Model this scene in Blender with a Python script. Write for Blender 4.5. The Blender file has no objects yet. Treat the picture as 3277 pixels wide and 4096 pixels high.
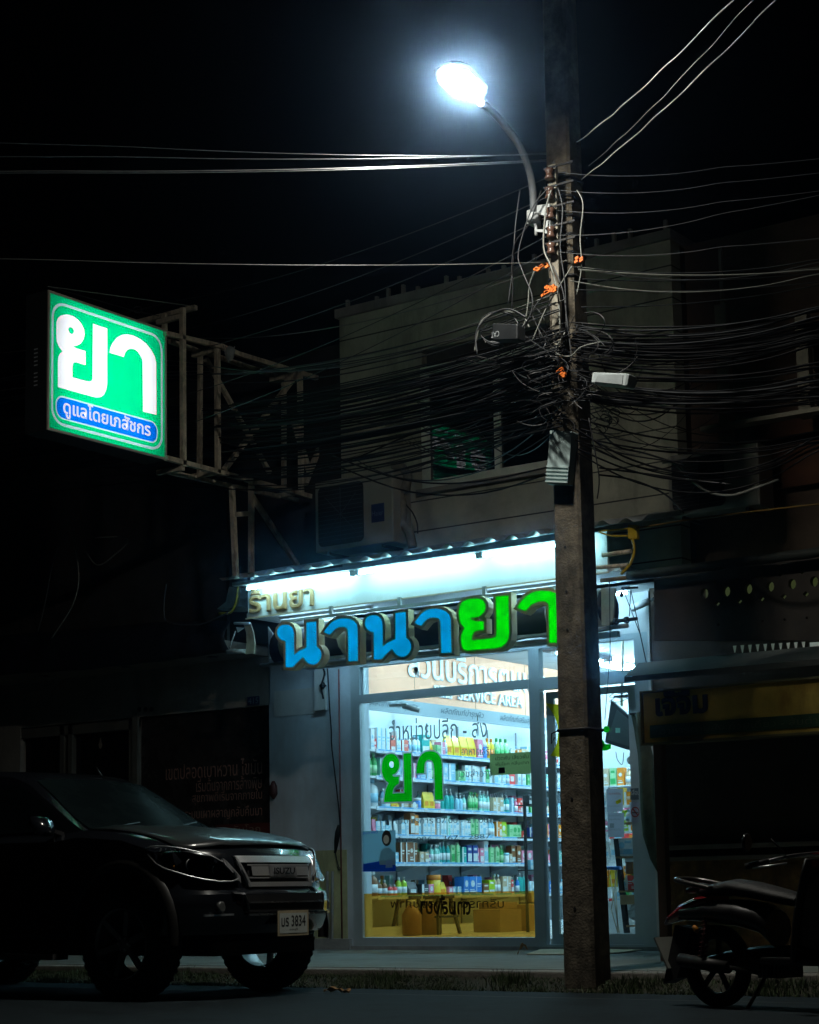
import bpy, math, random
import numpy as np
from mathutils import Vector
R=math.radians
rnd=random.Random(11)
sc=bpy.context.scene
COL=sc.collection
# ---------------------------------------------------------------- camera
YAW,PITCH,ROLL=R(35.342),R(7.286),R(-1.010); FPX=7490.2; SH=560.97; HC=.77; W_,H_=3277.,4096.
def _axes():
    cy,sy=math.cos(YAW),math.sin(YAW)
    f=Vector((-sy*math.cos(PITCH),cy*math.cos(PITCH),math.sin(PITCH)))
    r=Vector((cy,sy,0)); u=r.cross(f); c,s=math.cos(ROLL),math.sin(ROLL)
    return c*r+s*u,-s*r+c*u,f
AR,AU,AF=_axes()
cam=bpy.data.cameras.new('camera'); co=bpy.data.objects.new('camera',cam); COL.objects.link(co); sc.camera=co
from mathutils import Matrix
m3=Matrix((AR,AU,-AF)).transposed(); co.matrix_world=Matrix.Translation((0,0,HC))@m3.to_4x4()
cam.sensor_fit='HORIZONTAL'; cam.sensor_width=36; cam.lens=36*FPX/W_; cam.shift_y=SH/W_; cam.clip_end=400
# ---------------------------------------------------------------- world: night sky
w=bpy.data.worlds.new('World'); sc.world=w; w.use_nodes=True; nt=w.node_tree
sky=nt.nodes.new('ShaderNodeTexSky'); sky.sky_type='NISHITA'; sky.sun_disc=False; sky.sun_elevation=R(-6); sky.sun_rotation=R(200)
nt.links.new(sky.outputs[0],nt.nodes['Background'].inputs[0]); nt.nodes['Background'].inputs[1].default_value=.02
sc.view_settings.view_transform='Standard'; sc.view_settings.look='None'; sc.view_settings.exposure=0; sc.view_settings.gamma=1
try:
    sc.cycles.use_adaptive_sampling=True; sc.cycles.max_bounces=8; sc.cycles.diffuse_bounces=3; sc.cycles.glossy_bounces=3
    sc.cycles.transparent_max_bounces=12; sc.cycles.sample_clamp_indirect=3; sc.cycles.caustics_reflective=False; sc.cycles.caustics_refractive=False
    sc.cycles.use_denoising=True
except Exception: pass
HAZE=True
# ---------------------------------------------------------------- pixel (of a 1725 px wide view) to a point on a real plane
AX={'x':0,'y':1,'z':2}
def PF(x,y,ax,v):
    d=AR*((x-W_/2)/FPX)-AU*((y-H_/2-SH)/FPX)+AF
    a=AX[ax]; c=(0,0,HC); t=(v-c[a])/d[a]
    return Vector((t*d[0],t*d[1],HC+t*d[2]))
VS=3277/1725
def P(x,y,ax,v): return PF(x*VS,y*VS,ax,v)
def CR(x0,y0,s,ax,v):
    return lambda x,y:PF(x0+x/s,y0+y/s,ax,v)
# ---------------------------------------------------------------- materials
MATS={}
def mat(name,col,rough=.6,metal=0,var=.25,scale=6,bump=.0,bscale=60,emit=None,es=0,trans=0,spec=.5,coat=0,stain=None,stscale=1.5,lines=None,alpha=None,ior=1.45):
    if name in MATS: return MATS[name]
    m=bpy.data.materials.new(name); m.use_nodes=True; t=m.node_tree; b=t.nodes['Principled BSDF']
    L=t.links.new; N=t.nodes.new
    b.inputs['Roughness'].default_value=rough; b.inputs['Metallic'].default_value=metal
    b.inputs['Specular IOR Level'].default_value=spec; b.inputs['Coat Weight'].default_value=coat; b.inputs['IOR'].default_value=ior
    if trans: b.inputs['Transmission Weight'].default_value=trans
    if alpha is not None: b.inputs['Alpha'].default_value=alpha
    tc=N('ShaderNodeTexCoord'); 
    n=N('ShaderNodeTexNoise'); n.inputs['Scale'].default_value=scale; n.inputs['Detail'].default_value=6; n.inputs['Roughness'].default_value=.65
    L(tc.outputs['Object'],n.inputs['Vector'])
    mr=N('ShaderNodeMapRange'); mr.inputs[1].default_value=.3; mr.inputs[2].default_value=.7; mr.inputs[3].default_value=1-var; mr.inputs[4].default_value=1+var*.6
    L(n.outputs['Fac'],mr.inputs[0])
    mx=N('ShaderNodeVectorMath'); mx.operation='SCALE'; mx.inputs[0].default_value=col[:3]; L(mr.outputs[0],mx.inputs['Scale'])
    out=mx.outputs[0]
    if stain:
        n2=N('ShaderNodeTexNoise'); n2.inputs['Scale'].default_value=stscale; n2.inputs['Detail'].default_value=8; n2.inputs['Roughness'].default_value=.7
        mp=N('ShaderNodeMapping'); mp.inputs['Scale'].default_value=(1,1,.35); L(tc.outputs['Object'],mp.inputs[0]); L(mp.outputs[0],n2.inputs['Vector'])
        r2=N('ShaderNodeMapRange'); r2.inputs[1].default_value=.5; r2.inputs[2].default_value=.68; L(n2.outputs['Fac'],r2.inputs[0])
        k=N('ShaderNodeMix'); k.data_type='RGBA'; L(r2.outputs[0],k.inputs[0]); L(out,k.inputs[6]); k.inputs[7].default_value=(*stain,1); out=k.outputs[2]
    bmp=None
    if lines:   # board joints every `lines` metres of height
        sp=N('ShaderNodeSeparateXYZ'); L(tc.outputs['Object'],sp.inputs[0])
        fr=N('ShaderNodeMath'); fr.operation='DIVIDE'; fr.inputs[1].default_value=lines; L(sp.outputs['Z'],fr.inputs[0])
        f2=N('ShaderNodeMath'); f2.operation='FRACT'; L(fr.outputs[0],f2.inputs[0])
        lt=N('ShaderNodeMath'); lt.operation='GREATER_THAN'; lt.inputs[1].default_value=.045; L(f2.outputs[0],lt.inputs[0])
        l3=N('ShaderNodeMapRange'); l3.inputs[3].default_value=.12; l3.inputs[4].default_value=1; L(lt.outputs[0],l3.inputs[0])
        s3=N('ShaderNodeVectorMath'); s3.operation='SCALE'; L(out,s3.inputs[0]); L(l3.outputs[0],s3.inputs['Scale']); out=s3.outputs[0]
    L(out,b.inputs['Base Color'])
    rr=N('ShaderNodeMapRange'); rr.inputs[3].default_value=max(0,rough-.08); rr.inputs[4].default_value=min(1,rough+.12); L(n.outputs['Fac'],rr.inputs[0]); L(rr.outputs[0],b.inputs['Roughness'])
    if bump:
        nb=N('ShaderNodeTexNoise'); nb.inputs['Scale'].default_value=bscale; nb.inputs['Detail'].default_value=5; L(tc.outputs['Object'],nb.inputs['Vector'])
        bp=N('ShaderNodeBump'); bp.inputs['Strength'].default_value=bump; bp.inputs['Distance'].default_value=.02; L(nb.outputs['Fac'],bp.inputs['Height']); L(bp.outputs[0],b.inputs['Normal'])
    if emit:
        b.inputs['Emission Color'].default_value=(*emit,1); b.inputs['Emission Strength'].default_value=es
    MATS[name]=m; return m
def glassmat(name,tint=(1,1,1),rough=.0,op=0.0,opc=(1,1,1),refl=1.0):
    # thin pane: lets light straight through, mirrors by Fresnel
    if name in MATS: return MATS[name]
    m=bpy.data.materials.new(name); m.use_nodes=True; t=m.node_tree; t.nodes.clear(); N=t.nodes.new; L=t.links.new
    o=N('ShaderNodeOutputMaterial'); tr=N('ShaderNodeBsdfTransparent'); tr.inputs[0].default_value=(*tint,1)
    g=N('ShaderNodeBsdfGlossy'); g.inputs['Roughness'].default_value=rough; g.inputs[0].default_value=(refl,refl,refl,1)
    fr=N('ShaderNodeFresnel'); fr.inputs[0].default_value=1.5
    mx=N('ShaderNodeMixShader'); L(fr.outputs[0],mx.inputs[0]); L(tr.outputs[0],mx.inputs[1]); L(g.outputs[0],mx.inputs[2]); last=mx
    if op>0:
        d=N('ShaderNodeBsdfDiffuse'); d.inputs[0].default_value=(*opc,1); m2=N('ShaderNodeMixShader')
        n=N('ShaderNodeTexNoise'); n.inputs['Scale'].default_value=3; mr=N('ShaderNodeMapRange'); mr.inputs[3].default_value=op*.6; mr.inputs[4].default_value=op*1.4
        L(n.outputs['Fac'],mr.inputs[0]); L(mr.outputs[0],m2.inputs[0]); L(mx.outputs[0],m2.inputs[1]); L(d.outputs[0],m2.inputs[2]); last=m2
    L(last.outputs[0],o.inputs[0]); MATS[name]=m; return m
def translmat(name,col,dif=.25,tr=.75):
    # printed acrylic: part of the light behind comes through
    if name in MATS: return MATS[name]
    m=bpy.data.materials.new(name); m.use_nodes=True; t=m.node_tree; t.nodes.clear(); N=t.nodes.new; L=t.links.new
    o=N('ShaderNodeOutputMaterial'); a=N('ShaderNodeBsdfTranslucent'); a.inputs[0].default_value=(*[c*1 for c in col],1)
    d=N('ShaderNodeBsdfDiffuse'); d.inputs[0].default_value=(*[c for c in col],1)
    n=N('ShaderNodeTexNoise'); n.inputs['Scale'].default_value=4; mr=N('ShaderNodeMapRange'); mr.inputs[3].default_value=tr-.03; mr.inputs[4].default_value=tr+.03; L(n.outputs['Fac'],mr.inputs[0])
    mx=N('ShaderNodeMixShader'); L(mr.outputs[0],mx.inputs[0]); L(d.outputs[0],mx.inputs[1]); L(a.outputs[0],mx.inputs[2]); L(mx.outputs[0],o.inputs[0]); MATS[name]=m; return m
def translfilm(name):
    # translucent amber film: partly clear, partly scattering
    m=bpy.data.materials.new(name); m.use_nodes=True; t=m.node_tree; t.nodes.clear(); N=t.nodes.new; L=t.links.new
    o=N('ShaderNodeOutputMaterial'); a=N('ShaderNodeBsdfTransparent'); a.inputs[0].default_value=(1,.66,.25,1); b=N('ShaderNodeBsdfTranslucent'); b.inputs[0].default_value=(.6,.34,.09,1)
    n=N('ShaderNodeTexNoise'); n.inputs['Scale'].default_value=2; mr=N('ShaderNodeMapRange'); mr.inputs[3].default_value=.08; mr.inputs[4].default_value=.20; L(n.outputs['Fac'],mr.inputs[0])
    x=N('ShaderNodeMixShader'); L(mr.outputs[0],x.inputs[0]); L(a.outputs[0],x.inputs[1]); L(b.outputs[0],x.inputs[2]); L(x.outputs[0],o.inputs[0]); return m
def emis(name,col,s):
    m=mat(name,(.7,.7,.7),.4,0,.02); b=m.node_tree.nodes['Principled BSDF']; b.inputs['Emission Color'].default_value=(*col,1); b.inputs['Emission Strength'].default_value=s; return m
COOL=(.47,.84,1.0)
# ---------------------------------------------------------------- mesh builder
class MB:
    def __init__(s): s.v=[]; s.f=[]; s.m=[]; s.k=0; s.sm=[]
    def add(s,vs,fs,sm=False):
        b=len(s.v); s.v+= [Vector(p) for p in vs]
        for f in fs: s.f.append([b+i for i in f]); s.m.append(s.k); s.sm.append(sm)
        return s
    def box(s,x0,x1,y0,y1,z0,z1):
        vs=[(x,y,z) for z in (z0,z1) for y in (y0,y1) for x in (x0,x1)]
        return s.add(vs,[(0,2,3,1),(4,5,7,6),(0,1,5,4),(2,6,7,3),(0,4,6,2),(1,3,7,5)])
    def quad(s,a,b,c,d): return s.add([a,b,c,d],[(0,1,2,3)])
    def obox(s,c,ex,ey,ez):  # oriented box: centre, half-extent vectors
        c=Vector(c);ex=Vector(ex);ey=Vector(ey);ez=Vector(ez)
        vs=[c+ex*i+ey*j+ez*k for k in (-1,1) for j in (-1,1) for i in (-1,1)]
        return s.add(vs,[(0,2,3,1),(4,5,7,6),(0,1,5,4),(2,6,7,3),(0,4,6,2),(1,3,7,5)])
    def bar(s,p0,p1,w=.04,h=None,up=(0,0,1)):
        p0=Vector(p0);p1=Vector(p1);h=h or w;d=(p1-p0); 
        if d.length<1e-6: return s
        dn=d.normalized(); u=Vector(up)
        if abs(dn.dot(u))>.95: u=Vector((1,0,0))
        a=dn.cross(u).normalized(); b=a.cross(dn)
        return s.obox((p0+p1)/2,a*w/2,d/2,b*h/2)
    def tube(s,pts,r,n=6,closed=False,caps=True):
        pts=[Vector(p) for p in pts]; rs=r if isinstance(r,(list,tuple)) else [r]*len(pts)
        b=len(s.v); prev=None; k=len(pts)
        for i,p in enumerate(pts):
            if closed: d=pts[(i+1)%k]-pts[i-1]
            else: d=pts[min(i+1,k-1)]-pts[max(i-1,0)]
            if d.length<1e-9: d=Vector((0,0,1))
            d.normalize()
            if prev is None:
                u=Vector((0,0,1)) if abs(d.z)<.9 else Vector((1,0,0)); a=d.cross(u).normalized()
            else: a=(prev-d*prev.dot(d)); a=a.normalized() if a.length>1e-6 else d.orthogonal().normalized()
            prev=a; c=d.cross(a)
            for j in range(n):
                t=2*math.pi*j/n; s.v.append(p+(a*math.cos(t)+c*math.sin(t))*rs[i])
        for i in range(k if closed else k-1):
            i2=(i+1)%k
            for j in range(n):
                j2=(j+1)%n; s.f.append([b+i*n+j,b+i*n+j2,b+i2*n+j2,b+i2*n+j]); s.m.append(s.k); s.sm.append(n>4)
        if caps and not closed:
            s.f.append([b+j for j in range(n)][::-1]); s.m.append(s.k); s.sm.append(False)
            s.f.append([b+(k-1)*n+j for j in range(n)]); s.m.append(s.k); s.sm.append(False)
        return s
    def lathe(s,prof,c=(0,0,0),n=12,axis=(0,0,1),sx=1,sy=1,caps=True):
        axis=Vector(axis).normalized(); a=axis.orthogonal().normalized() if abs(axis.z)<.99 else Vector((1,0,0)); b_=axis.cross(a); c=Vector(c)
        b=len(s.v); k=len(prof)
        for r,z in prof:
            for j in range(n):
                t=2*math.pi*j/n; s.v.append(c+axis*z+(a*math.cos(t)*sx+b_*math.sin(t)*sy)*r)
        for i in range(k-1):
            for j in range(n):
                j2=(j+1)%n; s.f.append([b+i*n+j,b+i*n+j2,b+(i+1)*n+j2,b+(i+1)*n+j]); s.m.append(s.k); s.sm.append(True)
        if not caps: return s
        s.f.append([b+j for j in range(n)][::-1]); s.m.append(s.k); s.sm.append(False)
        s.f.append([b+(k-1)*n+j for j in range(n)]); s.m.append(s.k); s.sm.append(False)
        return s
    def grid(s,rows,sm=True,closed=False):
        b=len(s.v); n=len(rows[0])
        for r in rows: s.v+=[Vector(p) for p in r]
        for i in range(len(rows)-1):
            for j in range(n if closed else n-1):
                j2=(j+1)%n; s.f.append([b+i*n+j,b+i*n+j2,b+(i+1)*n+j2,b+(i+1)*n+j]); s.m.append(s.k); s.sm.append(sm)
        return s
    def prism(s,pts,dv,holes=(),sm=False):   # filled outline extruded by dv (outline may be concave, with holes)
        from mathutils.geometry import tessellate_polygon
        dv=Vector(dv); loops=[[Vector(p) for p in pts]]+[[Vector(p) for p in h] for h in holes]
        flat=[p for l in loops for p in l]; tris=tessellate_polygon(loops)
        b=len(s.v); n=len(flat); s.v+=flat+[p+dv for p in flat]
        for t in tris:
            s.f.append([b+i for i in t]); s.m.append(s.k); s.sm.append(False)
            s.f.append([b+n+i for i in reversed(t)]); s.m.append(s.k); s.sm.append(False)
        o=0
        for l in loops:
            k=len(l)
            for i in range(k):
                i2=(i+1)%k; s.f.append([b+o+i,b+o+i2,b+n+o+i2,b+n+o+i]); s.m.append(s.k); s.sm.append(sm)
            o+=k
        return s
    def sheet(s,pts,holes=()):
        from mathutils.geometry import tessellate_polygon
        loops=[[Vector(p) for p in pts]]+[[Vector(p) for p in h] for h in holes]; flat=[p for l in loops for p in l]
        return s.add(flat,[tuple(t) for t in tessellate_polygon(loops)])
    def use(s,k): s.k=k; return s
    def build(s,name,mats,parent=None,local=False,bevel=0,recalc=True,solid=0):
        mats=mats if isinstance(mats,(list,tuple)) else [mats]
        me=bpy.data.meshes.new(name)
        if parent is not None:
            off=Vector((0,0,0))
            if not local:
                q=parent
                while q is not None: off+=Vector(q.location); q=q.parent
            loc=Vector((0,0,0))
        else:
            xs=[v.x for v in s.v];ys=[v.y for v in s.v];zs=[v.z for v in s.v]
            off=Vector(((min(xs)+max(xs))/2,(min(ys)+max(ys))/2,min(zs))) if not local else Vector((0,0,0)); loc=off
        me.from_pydata([v-off for v in s.v],[],s.f)
        for m in mats: me.materials.append(m)
        for i,p in enumerate(me.polygons): p.material_index=s.m[i]; p.use_smooth=s.sm[i]
        if recalc:
            import bmesh
            bm=bmesh.new(); bm.from_mesh(me); bmesh.ops.recalc_face_normals(bm,faces=bm.faces); bm.to_mesh(me); bm.free()
        me.update()
        o=bpy.data.objects.new(name,me); COL.objects.link(o); o.location=loc
        if parent is not None: o.parent=parent
        if solid: md=o.modifiers.new('s','SOLIDIFY'); md.thickness=solid
        if bevel: md=o.modifiers.new('b','BEVEL'); md.width=bevel; md.segments=2; md.limit_method='ANGLE'; md.angle_limit=R(40)
        return o
def tag(o,label=None,cat=None,group=None,kind=None):
    if label: o['label']=label
    if cat: o['category']=cat
    if group: o['group']=group
    if kind: o['kind']=kind
    return o
def thing(name,loc,label,cat,group=None,rz=0):
    o=bpy.data.objects.new(name,None); COL.objects.link(o); o.location=loc; o.rotation_euler=(0,0,rz); o.empty_display_size=.1
    return tag(o,label,cat,group)
def copytree(o,parent=None,loc=None,rz=None):
    c=o.copy(); COL.objects.link(c)
    if parent is not None: c.parent=parent
    if loc is not None: c.location=loc
    if rz is not None: c.rotation_euler=(0,0,rz)
    for ch in [q for q in bpy.data.objects if q.parent==o]: copytree(ch,c)
    return c
def text(name,s,m,o,right,up,parent=None,ext=.004,bold=0.0,shear=0):
    """flat lettering fitted to the parallelogram o,right,up"""
    cu=bpy.data.curves.new('t','FONT'); cu.body=s; cu.size=1; cu.shear=shear; cu.resolution_u=3
    if bold: cu.bevel_depth=bold; cu.bevel_resolution=0
    ob=bpy.data.objects.new('t',cu); COL.objects.link(ob); bpy.context.view_layer.update()
    dg=bpy.context.evaluated_depsgraph_get(); me=bpy.data.meshes.new_from_object(ob.evaluated_get(dg))
    bpy.data.objects.remove(ob); 
    co_=[v.co.copy() for v in me.vertices]; xs=[c.x for c in co_]; ys=[c.y for c in co_]
    x0,x1,y0,y1=min(xs),max(xs),min(ys),max(ys); o=Vector(o);right=Vector(right);up=Vector(up); nrm=right.cross(up).normalized()
    zs=[c.z for c in co_]; zr=(max(zs)-min(zs)) or 1
    b=MB()
    V=[o+right*((c.x-x0)/(x1-x0))+up*((c.y-y0)/(y1-y0))+nrm*((c.z-min(zs))/zr*ext if bold else 0) for c in co_]
    b.add(V,[tuple(p.vertices) for p in me.polygons])
    bpy.data.meshes.remove(me)
    ob=b.build(name,m,parent,recalc=False)
    return ob
def catmull(pts,k=4):
    pts=[Vector(p) for p in pts]; out=[]
    for i in range(len(pts)-1):
        p0=pts[max(i-1,0)];p1=pts[i];p2=pts[i+1];p3=pts[min(i+2,len(pts)-1)]
        for j in range(k):
            t=j/k; out.append(.5*((2*p1)+(p2-p0)*t+(2*p0-5*p1+4*p2-p3)*t*t+(3*p1-p0-3*p2+p3)*t**3))
    out.append(pts[-1]); return out
def rrect(w,h,r,n=6):
    out=[]
    for cx,cy,a0 in ((w-r,h-r,0),(r,h-r,90),(r,r,180),(w-r,r,270)):
        for i in range(n+1):
            a=R(a0+90*i/n); out.append((cx+r*math.cos(a),cy+r*math.sin(a)))
    return out
# ---------------------------------------------------------------- palette
M=dict(
 asphalt=mat('asphalt',(.020,.030,.036),.85,0,.45,9,.35,180,spec=.15,stain=(.010,.014,.017),stscale=1.3),
 concrete=mat('concrete_slab',(.17,.19,.17),.8,0,.3,4,.25,70,stain=(.12,.115,.1),stscale=.9),
 kerb=mat('kerb_concrete',(.22,.21,.19),.85,0,.4,8,.4,60),
 grass=mat('grass_blade',(.035,.06,.018),.7,0,.5,5),
 soil=mat('soil',(.035,.032,.02),.95,0,.4,12,.5,50),
 pole=mat('pole_concrete',(.135,.115,.085),.9,0,.7,9,.35,60,stain=(.03,.025,.018),stscale=3.2),
 wallcream=mat('cream_plank_wall',(.46,.46,.36),.8,0,.3,2.2,.1,30,stain=(.13,.13,.09),stscale=.9,lines=.33),
 white=mat('white_paint',(.72,.73,.74),.55,0,.12,3,.05,30,stain=(.5,.5,.48),stscale=1.2),
 pillar=mat('pillar_paint',(.62,.70,.78),.6,0,.18,2.5,.08,25,stain=(.48,.50,.54),stscale=.9),
 alu=mat('white_aluminium',(.52,.60,.64),.38,.3,.08,5),
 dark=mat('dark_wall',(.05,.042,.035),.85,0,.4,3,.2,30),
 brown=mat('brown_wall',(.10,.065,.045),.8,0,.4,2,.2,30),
 greywall=mat('grey_plaster',(.30,.28,.25),.85,0,.25,3,.15,40,stain=(.18,.16,.14)),
 black=mat('black_rubber',(.012,.012,.013),.6,0,.3,9),
 steel=mat('painted_steel',(.85,.75,.58),.55,.2,.35,9,.1,60,stain=(.16,.10,.06),stscale=5),
 zinc=mat('zinc_sheet',(.42,.46,.46),.45,.6,.3,4,.1,20,stain=(.2,.18,.14),stscale=2),
 bronze=mat('bronze_trim',(.80,.72,.46),.55,.05,.2,6),
 gold=mat('tan_letter',(.42,.25,.11),.5,0,.08,6),
 tarp=mat('dark_tarp',(.014,.017,.026),.5,0,.4,3,.3,14),
 canvas=mat('beige_canvas',(.36,.36,.28),.75,0,.3,4,.3,14,stain=(.2,.19,.14),stscale=3),
 wire=mat('black_cable',(.009,.009,.010),.5,0,.3,9,spec=.3),
 wireg=mat('grey_cable',(.045,.048,.052),.45,0,.3,9),
 wirel=mat('pale_cable',(.20,.21,.19),.4,0,.2,9),
 alw=mat('aluminium_wire',(.22,.23,.24),.35,.7,.2,9),
 beige=mat('beige_panel',(.84,.40,.25),.55,0,.1,2,.0,20),
 shelf=mat('white_shelf',(.72,.76,.80),.45,0,.06,4),
 wood=mat('wood_board',(.30,.19,.10),.6,0,.3,8),
 card=mat('cardboard',(.33,.23,.13),.8,0,.2,6,.1,40),
 paper=mat('white_paper',(.68,.68,.70),.7,0,.08,5),
 screen=mat('dark_plastic',(.045,.05,.055),.4,0,.2,6),
 acpaint=mat('ac_casing',(.30,.30,.26),.5,0,.15,4,stain=(.32,.29,.22),stscale=2),
 grille=mat('ac_grille',(.02,.02,.02),.6,0,.3,30),
 yellow=mat('yellow_plastic',(.60,.40,.02),.45,0,.15,8),
 orange=mat('orange_clip',(.75,.17,.02),.5,0,.15,8),
 ceramic=mat('ceramic',(.10,.055,.04),.25,0,.15,8),
 pvc=mat('grey_box',(.40,.43,.44),.45,0,.15,4),
 leaf=mat('dry_leaf',(.30,.17,.07),.8,0,.4,30),
)
PANE=glassmat('shop_glass',(.93,.97,.97))
# ================================================================ SETTING
YF=16.85; YU=16.3; ZS=.14; ZI=.25
road=MB().quad((-120,-60,0),(60,-60,0),(60,12.55,0),(-120,12.55,0)).build('road',M['asphalt']); tag(road,kind='structure')
g=MB(); g.box(-90,40,12.62,12.86,0.0,ZS-.004); tag(g.build('kerb',M['kerb'],bevel=.012),kind='structure')
g=MB(); g.box(-90,40,12.86,16.95,0.0,ZS); tag(g.build('pavement',M['concrete']),kind='structure')
g=MB(); g.add([(-90,12.30,.004),(40,12.30,.004),(40,12.62,.085),(-90,12.62,.085)],[(0,1,2,3)]); tag(g.build('verge',M['soil']),kind='structure')
g=MB(); g.box(-90,40,16.95,60,0.0,.10); tag(g.build('ground',M['soil']),kind='structure')
# thin painted seam along the road
g=MB(); g.quad((-60,11.62,.004),(30,11.56,.004),(30,11.585,.004),(-60,11.645,.004)); tag(g.build('road_seam',mat('road_seam',(.075,.08,.075),.8,0,.6,3)),kind='structure')
# grass on the verge
g=MB()
for i in range(26000):
    x=rnd.uniform(-15,-4.6) ; y=rnd.uniform(12.22,12.66)
    if rnd.random()>.62+.5*math.sin(x*3.1+2*math.sin(x*1.3))*math.sin(x*7.7+y*9): continue
    z=max(0.0,(y-12.3)/.32*.085); h=rnd.uniform(.015,.05)*(1.5 if math.sin(x*5.3)>.5 else .8); a=rnd.uniform(0,6.28); wd=rnd.uniform(.003,.006)
    dx,dy=math.cos(a)*wd,math.sin(a)*wd; lx,ly=rnd.gauss(0,.018),rnd.gauss(0,.018)
    g.add([(x-dx,y-dy,z),(x+dx,y+dy,z),(x+lx,y+ly,z+h)],[(0,1,2)])
tag(g.build('grass',M['grass'],recalc=False),kind='stuff')
# ================================================================ PHARMACY BUILDING
B=thing('shophouse',(-10.9,YF,0),'cream two-storey shophouse with the brightly lit pharmacy on its ground floor','building')
zt=7.2
XL,XR=-12.45,-8.27
# upper wall with a window opening
wx0,wx1,wz0,wz1=-11.33,-9.35,5.07,6.62
g=MB(); g.box(XL,wx0,YU,YU+.2,3.8,zt); g.box(wx1,XR,YU,YU+.2,3.8,zt); g.box(wx0,wx1,YU,YU+.2,3.8,wz0); g.box(wx0,wx1,YU,YU+.2,wz1,zt)
g.build('upper_wall',M['wallcream'],B)
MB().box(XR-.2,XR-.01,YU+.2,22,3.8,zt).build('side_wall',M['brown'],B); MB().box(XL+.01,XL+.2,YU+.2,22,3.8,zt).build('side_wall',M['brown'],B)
g=MB(); g.box(XL-.03,XR+.03,YU-.05,22,zt,zt+.1)
for i in range(22):
    x=XL+.1+i*.19+rnd.uniform(-.02,.02); h=rnd.choice([.06,.1,.12,.02])
    if h>.03: g.box(x,x+.035,YU,YU+.04,zt+.1,zt+.1+h)
g.build('parapet',M['greywall'],B)
# upper window
wf=MB(); 
for a in ((wx0,wx1,wz0,wz0+.09),(wx0,wx1,wz1-.28,wz1-.2),(wx0,wx0+.09,wz0+.09,wz1-.28),(wx1-.09,wx1,wz0+.09,wz1-.28)): wf.box(a[0],a[1],YU-.03,YU+.05,a[2],a[3])
wf.box(-10.40,-10.33,YU-.025,YU+.045,wz0+.09,wz1-.28)
wo=wf.build('window',mat('window_frame',(.80,.84,.74),.5,.2,.2,6),B)
MB().box(wx0+.09,wx1-.09,YU+.01,YU+.016,wz0+.09,wz1-.28).build('pane',glassmat('dark_glass',(.10,.11,.11)),wo)
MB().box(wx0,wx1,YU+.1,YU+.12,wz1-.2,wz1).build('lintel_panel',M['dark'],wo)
MB().box(wx0-.06,wx1+.06,YU-.07,YU,wz0-.05,wz0).build('sill',M['greywall'],wo)
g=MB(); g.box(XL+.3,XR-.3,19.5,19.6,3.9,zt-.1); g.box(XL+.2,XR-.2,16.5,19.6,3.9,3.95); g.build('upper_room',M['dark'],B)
# ground-floor pillars / header
g=MB(); g.box(-13.98,-12.78,YF,YF+.35,ZS,3.78); g.build('pillar',M['pillar'],B)
g=MB(); g.box(-13.9,-13.28,YF-.004,YF,2.82,3.12); g.box(-13.28,-13.12,YF-.03,YF,2.85,3.35); g.build('service_hatch',M['white'],B)
g=MB(); g.box(-8.965,-8.935,YF-.02,YF+.35,ZS,3.78); g.build('pillar',M['white'],B)
g=MB(); g.box(-12.78,-8.96,YF+.02,YF+.25,3.36,3.78); g.build('header',M['white'],B)
g=MB(); g.box(-13.3,-8.6,15.66,YF+.02,3.80,3.85); g.build('soffit',mat('soffit_paint',(.62,.66,.68),.6,0,.12,2),B)
# lower part of the pillar is a dirtier greenish cream
g=MB(); g.box(-13.975,-12.86,YF-.004,YF,.262,P(650,1792,'y',YF).z); g.build('pillar_dado',mat('dado_paint',(.50,.52,.30),.7,0,.3,4,.08,30,stain=(.25,.26,.16),stscale=1.6),B)
# plinth and door sill
g=MB(); g.box(-13.98,-12.80,YF-.06,YF,ZS,.26); g.box(-12.80,-8.92,YF-.03,YF+.2,ZS,.18); g.build('plinth',mat('plinth_paint',(.35,.36,.36),.7,0,.3,5,.2,30),B)
# interior shell
DEP=23.6
g=MB(); g.box(-13.9,-8.9,YF+.25,DEP,.18,ZI); g.build('floor',mat('shop_tiles',(.62,.60,.56),.25,0,.06,2),B)
g=MB(); g.box(-13.98,-13.86,YF+.35,DEP,ZI,3.87); g.box(-8.92,-8.80,YF+.35,DEP,ZI,3.87); g.box(-13.98,-8.80,DEP,DEP+.1,ZI,3.87); g.build('inner_wall',mat('shop_wall',(.70,.74,.78),.5,0,.05,3),B)
g=MB(); g.box(-13.98,-8.80,YF+.25,DEP+.1,3.87,3.95); g.build('ceiling',mat('shop_ceiling',(.74,.76,.78),.6,0,.05,3),B)
# aluminium shop front
F=thing('glazed_screen',(-10.8,YF+.1,.18),'white aluminium glazed screen of the pharmacy with fixed window, transom lights and sliding door','shop window')
y0,y1=YF,YF+.09
g=MB()
g.box(-12.78,-12.655,y0,y1,.18,3.36); g.box(-10.405,-10.275,y0,y1,.18,3.36); g.box(-9.13,-8.965,y0,y1,.18,3.36)
g.box(-12.655,-10.405,y0,y1,.18,.27); g.box(-12.655,-10.405,y0-.012,y1,2.895,2.985); g.box(-10.275,-9.13,y0-.012,y1,2.86,2.985)
g.box(-12.655,-10.405,y0,y1,3.30,3.36); g.box(-10.275,-9.13,y0,y1,3.30,3.36); g.box(-10.275,-9.13,y0,y1,.18,.20)
g.box(-12.655,-12.62,y0+.03,y1-.01,2.985,3.30); 
g.build('frame',M['alu'],F)
MB().box(-12.665,-10.395,y0+.04,y0+.046,.262,2.90).build('window_pane',PANE,F)
MB().box(-12.665,-10.395,y0+.04,y0+.046,2.98,3.305).build('transom_pane',PANE,F)
MB().box(-10.28,-9.12,y0+.04,y0+.046,2.98,3.305).build('transom_pane',PANE,F)
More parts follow.
